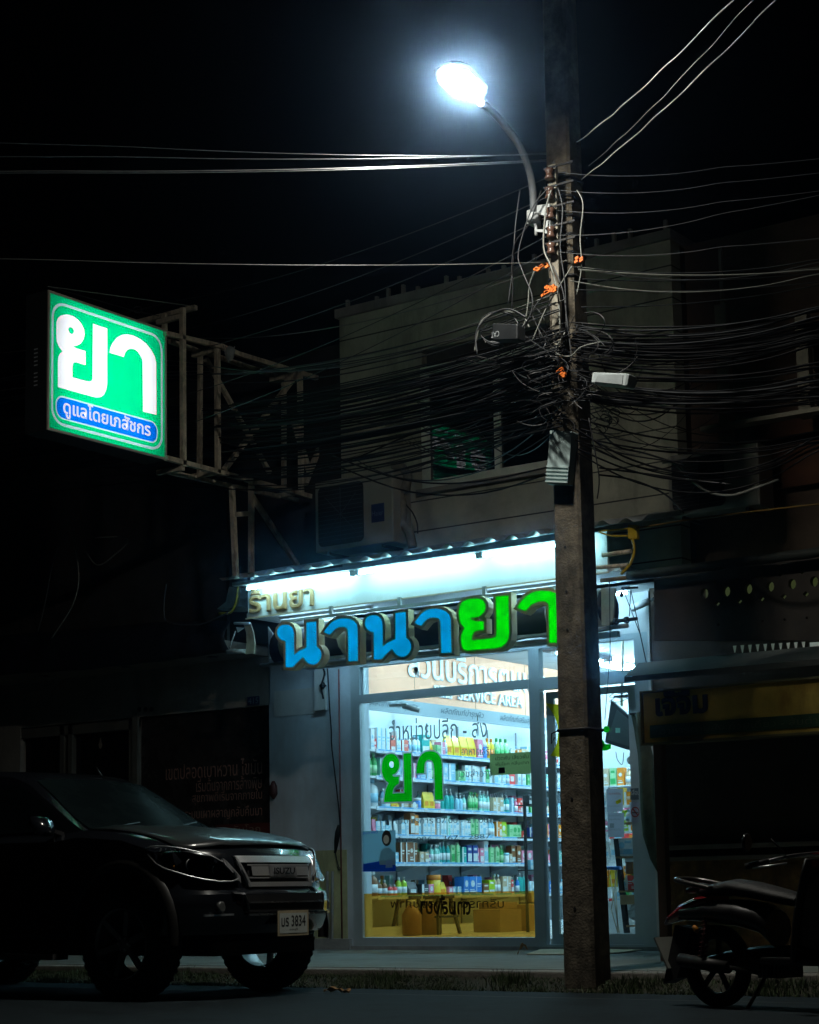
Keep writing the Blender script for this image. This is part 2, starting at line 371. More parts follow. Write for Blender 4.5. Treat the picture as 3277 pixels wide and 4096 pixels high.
g=MB(); g.box(-10.255,-10.165,y0+.095,y0+.13,.20,2.84); g.box(-9.27,-9.18,y0+.095,y0+.13,.20,2.84); g.box(-10.165,-9.27,y0+.095,y0+.13,.20,.305); g.box(-10.165,-9.27,y0+.095,y0+.13,2.77,2.84)
d=g.build('sliding_door',M['alu'],F); MB().box(-10.17,-9.265,y0+.11,y0+.116,.30,2.775).build('door_pane',PANE,d)
MB().tube([(-12.93,YF-.02,.2),(-12.93,YF-.02,3.3)],.008,6).build('red_pipe',mat('red_pipe',(.16,.03,.03),.6),F)
# writing on the glass
gry=translmat('grey_vinyl',(.30,.36,.40),tr=.6); cE=CR(1400,2550,1.9167,'y',YF+.036)
def gtext(s,pl,pr,h,m=gry,name='lettering',par=F,mirror=False,**k):
    a=Vector(pl);b=Vector(pr); r=b-a
    if mirror: a=b; r=-r
    return text(name,s,m,a,r,Vector((0,0,h)),par,ext=.0,**k)
gtext('จำหน่ายปลีก - ส่ง',cE(300,790),cE(1052,765),.24)
cF=CR(1350,2550,1.5,'y',YF+.036)
gtext('อาหารเสริม',cF(745,708),cF(938,705),.085); gtext('เวชสำอาง',cF(730,838),cF(930,836),.085); gtext('เครื่องมือแพทย์',cF(740,965),cF(1020,960),.07)
gtext('เปิดบริการ 07.00 - 21.00',cF(350,1118),cF(905,1112),.065); gtext('โทร 086 - 367 - 2887',cF(365,1230),cF(920,1205),.06)
MB().sheet([cF(560,1300),cF(560,1300)+Vector((.001,0,0)),cF(560,1300)+Vector((0,0,.001))]) 
cG=CR(1500,2980,5.75,'y',YF+.034)
Y1=[(390,207),(450,225),(510,280),(550,360),(562,450),(550,530),(510,610),(460,665),(398,692),(430,725),(480,735),(552,725),(552,890),(500,915),(450,965),(415,1030),(405,1120),(680,1110),(672,700),(658,200),(740,195),(832,190),(838,600),(855,1295),(530,1305),(212,1318),(220,1200),(250,1030),(320,878),(250,820),(190,730),(160,620),(158,500),(175,390),(210,300),(270,235),(330,210)]
YH=[(385,368),(425,390),(440,440),(430,495),(405,525),(370,525),(335,490),(328,440),(345,390)]
A1=[(960,655),(965,530),(985,400),(1030,290),(1090,205),(1170,158),(1260,145),(1350,152),(1430,190),(1490,260),(1530,360),(1540,500),(1550,900),(1560,1255),(1385,1262),(1378,900),(1370,560),(1350,430),(1310,360),(1250,332),(1190,350),(1150,410),(1138,500),(1135,648)]
grn=translmat('green_vinyl',(.0,.75,.01),tr=.75)
g=MB(); g.sheet([cG(*p) for p in Y1],[[cG(*p) for p in YH]]); g.sheet([cG(*p) for p in A1])
# pale outline strip round the letters
def outline(g,pts,f,off,wid,dv):
    P3=[f(*p)+Vector(dv) for p in pts]; n=len(P3); o1=offset(P3,off); o2=offset(P3,off+wid)
    b=len(g.v); g.v+=o1+o2
    for i in range(n): g.f.append([b+i,b+(i+1)%n,b+n+(i+1)%n,b+n+i]); g.m.append(g.k); g.sm.append(False)
def offset(P3,d,ax='y'):
    n=len(P3); A=0; ix=(0,2) if ax=='y' else (1,2)
    q=[(p[ix[0]],p[ix[1]]) for p in P3]
    for i in range(n): A+=q[i][0]*q[(i+1)%n][1]-q[(i+1)%n][0]*q[i][1]
    sgn=1 if A>0 else -1; out=[]
    for i in range(n):
        a,b,c=q[i-1],q[i],q[(i+1)%n]
        e1=(b[0]-a[0],b[1]-a[1]); e2=(c[0]-b[0],c[1]-b[1]); l1=math.hypot(*e1) or 1; l2=math.hypot(*e2) or 1
        n1=(e1[1]/l1*sgn,-e1[0]/l1*sgn); n2=(e2[1]/l2*sgn,-e2[0]/l2*sgn); m=(n1[0]+n2[0],n1[1]+n2[1]); l=math.hypot(*m) or 1
        k=d/max(.45,l/2); m=(m[0]/l*k,m[1]/l*k); p=P3[i].copy(); p[ix[0]]+=m[0]; p[ix[1]]+=m[1]; out.append(p)
    return out
g.build('green_lettering',grn,F,recalc=False)
g=MB(); outline(g,Y1,cG,.001,.016,(0,-.001,0)); outline(g,A1,cG,.001,.016,(0,-.001,0)); g.build('letter_outline',translmat('pale_vinyl',(.55,.62,.66),tr=.6),F,recalc=False)
# amber film along the bottom of the glass
MB().box(-12.65,-10.41,YF+.030,YF+.032,.275,.755).build('amber_film',translfilm('amber_film'),F)
gtext('บริการดี ตรวจสุขภาพ',cF(320,1640),cF(1000,1640),.13,m=mat('dark_vinyl',(.05,.04,.02),.6),mirror=True)
gtext('ตามสั่งยา',cF(500,1660),cF(800,1665),.21,m=MATS['dark_vinyl'],mirror=True,bold=.02)
# pharmacist poster in the lower left corner of the glass
pc=CR(1400,3100,1.9167,'y',YF+.028)
po=MB().sheet([pc(90,430),pc(350,425),pc(352,738),pc(90,742)],[[pc(280+22*math.cos(a),495+34*math.sin(a)) for a in [i*.45 for i in range(14)]]]).build('poster',translmat('poster_sky',(.26,.50,.62),tr=.7),F,recalc=False)
g=MB(); g.sheet([pc(90,685)+Vector((0,-.002,0)),pc(352,640)+Vector((0,-.002,0)),pc(352,738)+Vector((0,-.002,0)),pc(90,742)+Vector((0,-.002,0))]); g.build('blue_band',translmat('blue_print',(.01,.10,.60),tr=.4),po,recalc=False)
g=MB(); g.sheet([pc(x,y)+Vector((0,-.003,0)) for x,y in ((225,665),(235,590),(260,560),(300,555),(335,590),(350,640),(350,690),(230,690))]); g.build('white_coat',translmat('coat_print',(.45,.62,.66),tr=.4),po,recalc=False)
fc_=[pc(280+22*math.cos(a),495+34*math.sin(a))+Vector((0,-.004,0)) for a in [i*.45 for i in range(14)]]
g=MB(); g.sheet([pc(283+34*math.cos(a)*1.1,485+62*math.sin(a))+Vector((0,-.004,0)) for a in [i*.45 for i in range(14)]],[fc_]); g.build('hair',mat('hair_print',(.05,.03,.02),.6),po,recalc=False)
g=MB(); g.sheet(fc_); g.build('face',translmat('face_print',(.62,.40,.30),tr=.4),po,recalc=False)
g=MB(); g.sheet([pc(*p)+Vector((0,-.005,0)) for p in ((278,655),(322,655),(330,710),(275,715))]); g.build('product_print',translmat('pack_print',(.45,.62,.78),tr=.4),po,recalc=False)
gtext('สุขภาพดี',pc(100,465)+Vector((0,-.004,0)),pc(215,455)+Vector((0,-.004,0)),.045,m=MATS['blue_print'],par=po)
# notice on the glass
nb=MB().box(-10.95,-10.42,YF+.05,YF+.054,1.99,2.22).build('notice',translmat('notice_print',(.50,.60,.38),tr=.6),F)
gtext('ปวดฟัน เสียวฟัน',(-10.88,YF+.048,2.15),(-10.46,YF+.048,2.15),.045,m=MATS['dark_vinyl'],par=nb); gtext('ฟันโยก กลิ่นปาก',(-10.88,YF+.048,2.09),(-10.46,YF+.048,2.09),.04,m=MATS['dark_vinyl'],par=nb)
MB().box(-10.84,-10.76,YF+.046,YF+.048,2.01,2.07).build('notice_picture',mat('navy_print',(.02,.03,.12),.5),nb)
# round emblem on the sliding door: yellow crescent and green letters
cY=CR(2100,2620,2.875,'y',YF+.09)
g=MB(); g.sheet([cF(*p)+Vector((0,.05,0)) for p in ((1237,393),(1262,430),(1290,472),(1307,525),(1312,565),(1304,630),(1287,670),(1262,708),(1330,718),(1400,690),(1440,560),(1400,440),(1320,402))]); g.build('yellow_emblem',translmat('yellow_vinyl',(.85,.72,.02),tr=.6),d,recalc=False)
g=MB(); 
for cx,cy,r in ((1600,550,20),(1560,640,30)): g.sheet([cF(cx+r*math.cos(i*.5),cy+r*math.sin(i*.5))+Vector((0,.05,0)) for i in range(13)])
g.sheet([cF(*p)+Vector((0,.05,0)) for p in ((1560,640),(1628,638),(1628,665),(1600,678),(1560,678))]); g.build('green_emblem',grn,d,recalc=False)
# notices on the sliding door
PAP=translmat('notice_paper',(.50,.55,.66),tr=.5)
cR=CR(2200,3000,1.6017,'y',YF+.09)
def sheetpoly(name,pts,m,par,cr=cR,dy=0): return MB().sheet([cr(*p)+Vector((0,dy,0)) for p in pts]).build(name,m,par,recalc=False)
p1=sheetpoly('paper_notice',((362,250),(468,248),(468,395),(366,398)),PAP,F); p2=sheetpoly('paper_notice',((370,400),(475,402),(477,560),(373,560)),PAP,F)
for k,(pp,y) in enumerate(((p1,290),(p1,370),(p2,430),(p2,455),(p2,520))): gtext('ประกาศสำคัญ' if k%2==0 else 'กรุณาติดต่อ',cR(378,y)+Vector((0,-.002,0)),cR(455,y)+Vector((0,-.002,0)),.03,m=mat('red_print',(.45,.05,.04),.5) if k==0 else gry,par=pp)
sheetpoly('notice_picture',((420,330),(455,312),(458,335),(430,350)),MATS['yellow_vinyl'],p1,dy=-.002); sheetpoly('notice_picture',((385,470),(412,470),(412,500),(385,500)),gry,p2,dy=-.002)
p3=sheetpoly('no_smoking_sign',((510,335),(580,332),(583,465),(512,462)),PAP,F)
g=MB(); rr_=[]; cc=(548,398)
for r in (30,24): rr_.append([cR(cc[0]+r*.92*math.cos(i*math.pi/12),cc[1]+r*1.12*math.sin(i*math.pi/12))+Vector((0,-.002,0)) for i in range(24)])
b=len(g.v); g.v+=rr_[0]+rr_[1]
for i in range(24): g.f.append([b+i,b+(i+1)%24,b+24+(i+1)%24,b+24+i]); g.m.append(0); g.sm.append(False)
g.sheet([cR(*p)+Vector((0,-.002,0)) for p in ((528,378),(534,374),(568,418),(562,422))]); g.build('prohibition_ring',MATS['red_print'],p3,recalc=False)
g=MB(); g.sheet([cR(*p)+Vector((0,-.003,0)) for p in ((528,400),(566,400),(566,405),(528,405))]); g.build('cigarette',MATS['dark_vinyl'],p3,recalc=False)
p4=sheetpoly('dark_notice',((517,248),(580,243),(580,318),(515,320)),mat('slate_print',(.10,.13,.15),.5),F); gtext('เลื่อน',cR(524,290)+Vector((0,-.002,0)),cR(575,288)+Vector((0,-.002,0)),.06,m=M['paper'],par=p4)
# thin handle line and lock ring
g=MB(); g.tube([cF(1035,1640)+Vector((0,-.08,0))+Vector((.02*math.cos(i*.7),0,-.82+.026*math.sin(i*.7))) for i in range(9)],.004,5,closed=True); g.build('padlock_ring',M['steel'],F)
# ---------------------------------------------------------------- interior lamps (ceiling tubes)
tubem=emis('tube_light',COOL,240.0)
def lamp(a,b,i,label,group=None,r=.018,hz=.0,m=None,fix=True):
    a=Vector(a);b=Vector(b); t=thing('fluorescent_lamp',(a+b)/2,label,'lamp',group)
    MB().tube([a,b],r,8).build('glowing_tube',m or tubem,t)
    if fix:
        d_=(b-a).normalized(); off=Vector((0,0,.045)); MB().bar(a+off-d_*.03,b+off+d_*.03,.05,.035).build('fitting',M['white'],t)
        for q in (a,b): MB().obox(q-d_*0+Vector((0,0,.012)),(.012,0,0),(0,.02,0),(0,0,.032)).build('lamp_holder',M['white'],t)
    return t
for i,(x,yy) in enumerate(((-12.3,18.2),(-12.3,20.6),(-12.3,22.4),(-10.65,17.7),(-10.65,19.6),(-10.65,21.6))):
    lamp((x,yy,3.78),(x,yy+1.2,3.78),i,'white fluorescent tube on the pharmacy ceiling among others in two rows','ceiling tubes in the pharmacy')
a=PF(2400,2660,'z',3.78); b_=PF(2571,2693,'z',3.78); lamp(a,b_,9,'long bright fluorescent tube seen through the transom right of the pole')
pm=emis('shelf_tube',COOL,60.0)
for k in range(4): lamp((-13.49,17.9+k*1.4,3.03),(-13.49,19.1+k*1.4,3.03),k,'slim tube hidden behind the caption strip, lighting the top shelf','shelf tubes behind the caption strip',r=.012,m=pm,fix=False)
# ---------------------------------------------------------------- wall header sign inside
H=thing('wall_sign',(-13.6,20.5,2.9),'beige self service area panel with raised white lettering above the shelves','sign')
g=MB(); g.box(-13.86,-13.62,17.3,23.55,3.12,3.865); g.build('panel',M['beige'],H)
g=MB()
for y in (19.3,20.7,21.95): g.box(-13.62,-13.617,y,y+.006,3.13,3.86)
g.build('panel_joint',mat('joint_line',(.25,.18,.12),.7),H)
cH=CR(1400,2550,1.9167,'x',-13.6)
def xtext(s,a,b,h,m,par,name='lettering',**k): a=Vector(a);b=Vector(b); return text(name,s,m,a,b-a,Vector((0,0,h)),par,**k)
wl=mat('white_letter',(.80,.84,.88),.4,0,.03,5)
a=cH(448,275); b2=cH(1470,372); z=a.z-.01
xtext('ส่วนบริการตนเอง',(-13.612,a.y,z-.03),(-13.612,b2.y+.15,z-.03),.42,wl,H,ext=.02,bold=.018)
a=cH(640,400); b2=cH(1322,530); xtext('SELF SERVICE AREA',(-13.612,a.y,3.245),(-13.612,b2.y,3.245),.16,wl,H,ext=.03,bold=.03)
# pelmet with captions
g=MB(); g.box(-13.42,-13.40,17.3,23.5,2.95,3.12); g.box(-13.62,-13.42,17.3,23.5,3.105,3.119); g.build('pelmet',mat('pelmet_paint',(.24,.30,.34),.5,0,.06,4),H)
for k,(yy,s) in enumerate(((18.05,'ผลิตภัณฑ์บำรุงผิว'),(19.55,'ผลิตภัณฑ์บำรุงผิว'),(20.95,'ผลิตภัณฑ์เสริมสุขภาพ'),(22.2,'ผลิตภัณฑ์เด็ก'))):
    text('caption',s,mat('grey_print',(.03,.05,.07),.6),Vector((-13.395,yy,2.985)),Vector((0,1.0,0)),Vector((0,0,.11)),H,ext=0,shear=.3)
# spotlight under the transom
g=MB(); g.tube([(-12.3,YF+.35,2.86),(-12.12,YF+.42,2.80)],.03,8); g.bar((-12.45,YF+.3,2.87),(-12.25,YF+.36,2.87),.05,.03); tag(g.build('spotlight',M['white']),'small white track spotlight just under the transom at upper left','spotlight')
# ---------------------------------------------------------------- shelving
S=thing('wall_shelving',(-13.6,20.4,ZI),'white wall shelving with six boards and price strips full of pharmacy goods','shelving')
SZ=[2.50,2.18,1.81,1.48,1.14,.74]; SX0,SX1=-13.84,-13.40; SY0,SY1=17.7,23.5
MB().box(-13.857,-13.845,SY0,SY1,ZI,2.95).build('back_panel',mat('shelf_back',(.66,.74,.80),.5,0,.05,3),S)
g=MB()
for i in range(9): g.box(-13.845,-13.825,SY0+i*.72,SY0+i*.72+.02,ZI,2.93)
g.build('upright',mat('upright_paint',(.4,.45,.5),.5),S)
strip=mat('price_strip',(.62,.72,.82),.35,0,.2,18); sb=mat('strip_blue',(.02,.35,.75),.4,0,.2,8)
for i,z in enumerate(SZ):
    MB().box(SX0,SX1,SY0,SY1,z-.045,z-.02).build('shelf',M['shelf'],S)
    g=MB(); g.box(SX1,SX1+.008,SY0+.45,SY1,z-.06,z-.012); g.use(1)
    y=SY0+.5
    while y<SY1-.2:
        l=rnd.uniform(.12,.5); g.box(SX1+.008,SX1+.011,y,y+l,z-.028,z-.016); y+=l+rnd.uniform(.01,.1)
    g.use(2); y=SY0+.6
    while y<SY1-.1:
        g.box(SX1+.008,SX1+.012,y,y+rnd.choice([.05,.07]),z-.056,z-.03); y+=rnd.uniform(.18,.6)
    g.build('price_strip',[strip,sb,M['paper']],S)
    g=MB()
    for k in range(9):
        y=SY0+k*.72; g.add([(SX0,y,z-.045),(SX1-.04,y,z-.045),(SX0,y,z-.13),(SX0,y+.012,z-.045),(SX1-.04,y+.012,z-.045),(SX0,y+.012,z-.13)],[(0,1,2),(3,5,4),(0,3,4,1),(1,4,5,2),(2,5,3,0)])
    g.build('shelf_bracket',M['shelf'],S)
MB().box(SX0,SX1-.02,SY0,SY1,ZI,ZI+.1).build('base',M['shelf'],S)
# ---------------------------------------------------------------- goods
GC={'w':((.74,.78,.80),'white'),'r':((.70,.05,.04),'red'),'c':((.75,.16,.10),'coral'),'n':((.02,.05,.25),'navy'),'t':((.02,.38,.36),'teal'),'y':((.75,.52,.02),'yellow'),
'g':((.03,.33,.08),'green'),'G':((.35,.62,.35),'pale green'),'p':((.72,.22,.34),'pink'),'b':((.03,.20,.60),'blue'),'B':((.30,.58,.75),'pale blue'),'o':((.75,.25,.02),'orange'),
'v':((.20,.06,.35),'purple'),'k':((.03,.035,.04),'black'),'z':((.22,.09,.03),'brown'),'l':((.40,.62,.02),'lime'),'e':((.55,.42,.28),'tan'),'a':((.30,.68,.60),'aqua')}
def gmat(c):
    return mat('goods_'+GC[c][1].replace(' ','_'),GC[c][0],.35,0,.18,22,coat=.2)
capm=mat('white_cap',(.7,.7,.7),.35)
GCACHE={}
def goods(kind,c,w,h,dp=None):
    key=(kind,c,round(w,2),round(h,2),rnd.randint(0,2))
    dp=dp or w
    if key in GCACHE: return GCACHE[key]
    g=MB(); g.use(0); bc={'w':'B','y':'o','B':'w','G':'g','g':'G','t':'w','a':'w'}.get(c,'w')
    if kind=='box':
        g.box(-dp/2,dp/2,-w/2,w/2,0,h); g.use(1); v_=key[4]
        if v_==0: g.box(dp/2,dp/2+.002,-w*.42,w*.42,h*.1,h*rnd.uniform(.3,.55)); g.box(dp/2,dp/2+.0025,-w*.3,w*.3,h*.72,h*.85)
        elif v_==1: g.box(dp/2,dp/2+.002,-w*.5,-w*.2,0,h); g.box(dp/2,dp/2+.0025,-w*.1,w*.4,h*.55,h*.62); g.box(dp/2,dp/2+.0025,-w*.1,w*.3,h*.42,h*.47)
        else: g.lathe([(w*.28,0),(w*.28,.002)],(dp/2,0,h*.6),10,(1,0,0)); g.box(dp/2,dp/2+.0025,-w*.4,w*.4,h*.12,h*.2); g.box(dp/2,dp/2+.0025,-w*.4,w*.2,h*.25,h*.29)
        nm=GC[c][1]+' box'
    elif kind=='bottle':
        g.lathe([(w*.42,0),(w*.5,.01),(w*.5,h*.6),(w*.42,h*.72),(w*.18,h*.8),(w*.18,h*.84)],n=10,sx=.8); g.use(1); g.lathe([(w*.2,h*.84),(w*.2,h*.98),(w*.17,h)],n=8); g.lathe([(w*.505,h*.15),(w*.505,h*.48)],n=10,sx=.82)
        nm=GC[c][1]+' bottle'
    elif kind=='pump':
        g.lathe([(w*.42,0),(w*.5,.01),(w*.5,h*.55),(w*.4,h*.65),(w*.15,h*.7)],n=10,sx=.8); g.use(1); g.lathe([(w*.12,h*.7),(w*.12,h*.86)],n=6); g.lathe([(w*.05,h*.86),(w*.05,h*.95)],n=6); g.box(-.01,.01,-w*.4,w*.15,h*.94,h)
        nm=GC[c][1]+' pump bottle'
    elif kind=='tube':
        g.add([(-w*.3,-w*.45,h*.12),(w*.3,-w*.45,h*.12),(w*.3,w*.45,h*.12),(-w*.3,w*.45,h*.12),(0,-w*.5,h),(0,w*.5,h)],[(0,1,2,3),(0,4,1),(2,5,3),(1,4,5,2),(0,3,5,4)]); g.use(1); g.lathe([(w*.25,0),(w*.3,h*.12)],n=8)
        nm=GC[c][1]+' tube'
    elif kind=='pouch':
        g.add([(-w*.25,-w*.5,0),(w*.25,-w*.5,0),(w*.25,w*.5,0),(-w*.25,w*.5,0),(w*.22,-w*.5,h*.5),(w*.22,w*.5,h*.5),(-.005,-w*.46,h),(-.005,w*.46,h),(-w*.2,-w*.5,h*.5),(-w*.2,w*.5,h*.5)],[(0,1,2,3),(1,4,5,2),(4,6,7,5),(6,8,9,7),(8,0,3,9),(0,8,4,1),(8,6,4),(2,5,9,3),(5,7,9)]); g.use(1); g.box(w*.235,w*.24,-w*.3,w*.3,h*.2,h*.45)
        nm=GC[c][1]+' pouch'
    else:
        g.lathe([(w*.48,0),(w*.5,.01),(w*.5,h*.75)],n=12); g.use(1); g.lathe([(w*.52,h*.75),(w*.52,h)],n=12); nm=GC[c][1]+' jar'
    o=g.build(nm.replace(' ','_'),[gmat(c),gmat(bc)],local=True); COL.objects.unlink(o); GCACHE[key]=(o,nm); return GCACHE[key]
ORD=['top','second','third','fourth','fifth','lowest']; npr=0
def put(kind,c,w,h,x,y,z,where,rz=0,s=1):
    global npr
    o,nm=goods(kind,c,w,h); q=o.copy(); COL.objects.link(q); q.location=(x,y,z); q.rotation_euler=(0,0,rz); npr+=1
    lab=f'{nm} {where}'; q['label']=lab; q['category']=nm.split()[-1]; q['group']=nm+' '+where; return q
# each entry: kind, colours, width, height, count  (from the near end of the shelf to the far end)
K={'x':'box','b':'bottle','p':'pump','t':'tube','u':'pouch','j':'jar'}
ROWS=[
 [('x','w',.07,.22,2),('x','r',.06,.12,1),('x','w',.075,.24,3),('x','c',.075,.17,1),('x','w',.07,.22,1),('x','c',.12,.13,1),('x','n',.05,.13,1),('b','w',.065,.19,3),('x','t',.13,.21,1),('u','y',.09,.15,1),('x','G',.10,.11,1),('x','p',.09,.15,1),('b','w',.06,.18,1),('u','y',.13,.24,4),('x','p',.11,.22,1),('j','b',.11,.19,1),('b','y',.085,.25,2),('b','G',.085,.26,3),('x','w',.08,.14,1),('b','w',.06,.15,1),('x','o',.10,.14,1),('x','e',.08,.16,2),('x','p',.05,.13,2),('x','v',.08,.15,1),('x','p',.09,.16,3),('x','r',.08,.15,2),('x','w',.1,.15,3)],
 [('b','g',.08,.25,3),('x','a',.05,.2,1),('x','w',.06,.17,3),('x','B',.05,.2,2),('b','w',.05,.22,2),('x','p',.05,.17,1),('x','b',.05,.14,1),('x','w',.08,.2,2),('b','g',.07,.22,2),('x','B',.10,.2,2),('x','G',.12,.12,1),('x','w',.05,.19,6),('x','g',.06,.16,1),('x','w',.07,.17,4),('b','B',.06,.16,1),('u','r',.12,.24,1),('x','w',.07,.14,2),('x','g',.06,.14,1),('x','w',.08,.2,3),('x','a',.07,.16,2),('x','k',.06,.18,1),('x','w',.07,.18,4)],
 [('b','w',.13,.30,2),('b','B',.06,.2,1),('x','B',.07,.18,1),('u','y',.12,.07,1),('x','e',.12,.05,2),('j','b',.09,.12,1),('u','y',.09,.19,2),('j','p',.09,.09,1),('p','t',.07,.24,3),('p','B',.06,.2,2),('b','a',.06,.19,1),('b','G',.055,.22,3),('b','a',.05,.24,4),('x','e',.06,.17,3),('b','t',.07,.21,2),('x','B',.05,.18,1),('b','p',.05,.17,1),('x','r',.045,.18,2),('x','w',.05,.17,2),('x','g',.045,.15,1),('j','w',.07,.1,3),('x','e',.08,.1,2),('x','B',.06,.14,3),('b','w',.06,.16,3)],
 [('t','p',.05,.16,3),('x','w',.06,.14,2),('x','B',.05,.1,2),('t','w',.045,.15,3),('x','w',.06,.16,2),('x','z',.08,.24,1),('x','o',.07,.22,1),('x','w',.06,.19,4),('x','o',.05,.14,1),('x','w',.05,.2,3),('x','a',.05,.22,1),('x','w',.06,.18,6),('x','G',.06,.2,2),('x','w',.06,.19,3),('b','B',.06,.21,2),('x','o',.05,.18,2),('x','l',.09,.18,1),('x','G',.09,.15,3),('x','r',.08,.08,2),('x','y',.08,.13,3),('x','o',.08,.17,1),('x','v',.07,.17,1),('x','w',.06,.2,2),('x','o',.06,.17,2),('x','B',.07,.15,3)],
 [('b','w',.05,.15,4),('x','B',.09,.11,3),('x','z',.07,.22,4),('x','e',.07,.12,2),('b','v',.05,.12,1),('b','a',.05,.2,3),('b','t',.05,.23,3),('x','G',.06,.2,2),('b','g',.06,.23,1),('x','t',.07,.18,1),('x','n',.08,.2,2),('x','p',.06,.17,2),('x','w',.08,.25,1),('x','G',.08,.18,2),('b','g',.06,.2,2),('j','w',.06,.12,1),('x','e',.06,.11,1),('x','z',.07,.2,2),('x','p',.1,.15,2),('x','B',.08,.1,2),('x','p',.13,.11,2),('x','a',.08,.15,3),('x','w',.07,.17,2)],
 [('b','z',.11,.26,2),('b','z',.07,.17,2),('b','r',.07,.12,2),('b','l',.07,.2,2),('u','k',.15,.15,1),('x','k',.12,.12,1),('x','p',.08,.12,1),('j','y',.14,.22,1),('u','y',.1,.14,1),('x','p',.07,.09,1),('x','B',.06,.09,2),('x','b',.11,.2,3),('x','z',.12,.12,1),('x','l',.1,.16,1),('b','e',.06,.22,2),('x','e',.07,.2,2),('x','r',.05,.16,1),('b','b',.055,.19,2),('p','t',.08,.28,2),('x','w',.05,.14,2),('x','r',.07,.12,1),('x','B',.06,.15,3),('x','b',.06,.14,2),('b','w',.06,.16,3),('x','n',.07,.15,3)],
]
BAY=lambda y:'near the window' if y<18.9 else ('in the middle' if y<20.4 else 'towards the back')
for i,row in enumerate(ROWS):
    y=18.0 if i not in (1,2,5) else 17.93
    tot=sum(w_*1.12*n for _,_,w_,_,n in row); k=(22.9-y)/tot
    for kd,c,w_,h,n in row:
        for j in range(n):
            hh=h*rnd.uniform(.96,1.04) if n>2 else h
            wy=w_*1.12*k
            put(K[kd],c,min(w_*k,w_*1.25),h,SX1-.03-min(w_,.1)/2-rnd.uniform(0,.04),y+wy/2,SZ[i]-.019,f'on the {ORD[i]} shelf {BAY(y)}',rz=rnd.uniform(-.12,.12)).scale=(1,1.04,1.14)
            y+=wy
for i in range(6):   # taller stock standing behind the front row
    y=18.1
    while y<22.6:
        w_=rnd.choice([.07,.09,.11]); h_=rnd.choice([.19,.22,.25]); c=rnd.choice('wwwBBGaatpeoygrb')
        if rnd.random()<.85: put(rnd.choice(['box','box','bottle']),c,w_,h_,SX0+.13,y,SZ[i]-.019,f'in the back row of the {ORD[i]} shelf {BAY(y)}')
        y+=w_*rnd.uniform(1.1,1.9)
# loose things below / in front of the shelves
def box_(name,c,sx,sy,sz,label,m='card',flap=True,rz=0,cat='box'):
    t=thing(name,c,label,cat,rz=rz); MB().box(-sx/2,sx/2,-sy/2,sy/2,0,sz).build('body',M[m],t,local=True,bevel=.004)
    if flap:
        MB().box(-.02,.02,-sy/2-.001,sy/2+.001,sz,sz+.002).build('tape',mat('brown_tape',(.45,.33,.18),.3),t,local=True)
    return t
box_('cardboard_box',(-12.9,20.0,ZI),.4,.5,.28,'lower left cardboard box under the shelves behind the amber film')
box_('cardboard_box',(-12.9,20.6,ZI),.42,.5,.33,'taller pale cardboard box under the shelves beside the black rack',rz=.1)
box_('cardboard_box',(-12.95,20.1,ZI+.284),.3,.4,.08,'flat cardboard box lying on the lower carton under the shelves',rz=-.1)
for k,(x,y) in enumerate(((-13.05,18.35),(-13.05,18.72))):
    t=thing('jug',(x,y,ZI),('nearer' if k==0 else 'farther')+' brown plastic jug with white cap on the shop floor by the window','jug')
    MB().lathe([(.10,0),(.12,.02),(.12,.25),(.07,.33),(.04,.36)],n=14).build('body',gmat('z'),t,local=True); MB().lathe([(.045,.36),(.045,.42)],n=10).build('cap',capm,t,local=True)
for k,px_ in enumerate((1637,1758)):
    c=PF(px_,3738,'z',ZI); t=thing('step_stool',c,['smaller black folding stool standing beside the brown jugs behind the amber film','larger black step stool behind the amber film, between the small stool and the cartons'][k],'stool'); w_=.13+.06*k
    for dx,dy in ((-.15,-w_),(-.15,w_),(.15,-w_),(.15,w_)): MB().bar((dx,dy*1.2,0),(dx*.5,dy*.7,.45),.035).build('leg',M['black'],t,local=True)
    MB().box(-.12,.12,-w_*.85,w_*.85,.43,.465).build('seat',M['black'],t,local=True); MB().box(.06,.16,-w_,w_,.2,.225).build('step',M['black'],t,local=True)
t=thing('black_rack',(-12.3,19.75,ZI),'tall narrow black metal rack standing in front of the shelves by the door','rack')
for y in (0,.34): MB().box(-.015,.015,y-.015,y+.015,0,1.6).build('post',M['black'],t,local=True)
for z in (.35,.75,1.15,1.55): MB().box(-.12,.12,-.0,.34,z,z+.012).build('rack_shelf',M['black'],t,local=True)
for z,c,n in ((.362,'e',2),(.762,'B',2),(1.162,'n',3),(1.562,'k',2)):
    for j in range(n): put('box',c,.09,.12,-12.3,19.83+j*.1,ZI+z,'on the narrow black rack')
# display ladder rack behind the door
t=thing('display_rack',(-9.75,17.75,ZI),'leaning black ladder display rack with wooden boards behind the sliding door','display rack')
cD=CR(2350,3250,3.5925,'y',17.6)
for a,b2 in (((700,160),(880,1640)),((420,380),(570,1735))): MB().bar(cD(*a),cD(*b2),.05,.05).build('rack_post',M['black'],t)
g=[]
for (xa,xb,yy) in ((520,790,160),(440,830,645),(480,865,1135),(590,900,1630)):
    a=cD(xa,yy);b2=cD(xb,yy); MB().box(a.x,b2.x,17.55,17.85,a.z-.012,a.z+.008).build('rack_board',M['wood'],t)
def inrack(kind,c,xa,yy,w,h,dy=0,**k): 
    a=cD(xa,yy); put(kind,c,w,h,a.x,17.66+dy,a.z+.009,'on the leaning display rack',rz=-R(90)+rnd.uniform(-.05,.05))
for j in range(2): inrack('box','w',500+j*90,640,.13,.19); inrack('box','g',620+j*70,640,.10,.17,.02)
for j in range(3): inrack('bottle','w',560+j*60,158,.07,.14); 
for j,c in enumerate('wrrl'): inrack('box',c,520+j*80,1133,.10,.16 if j else .11)
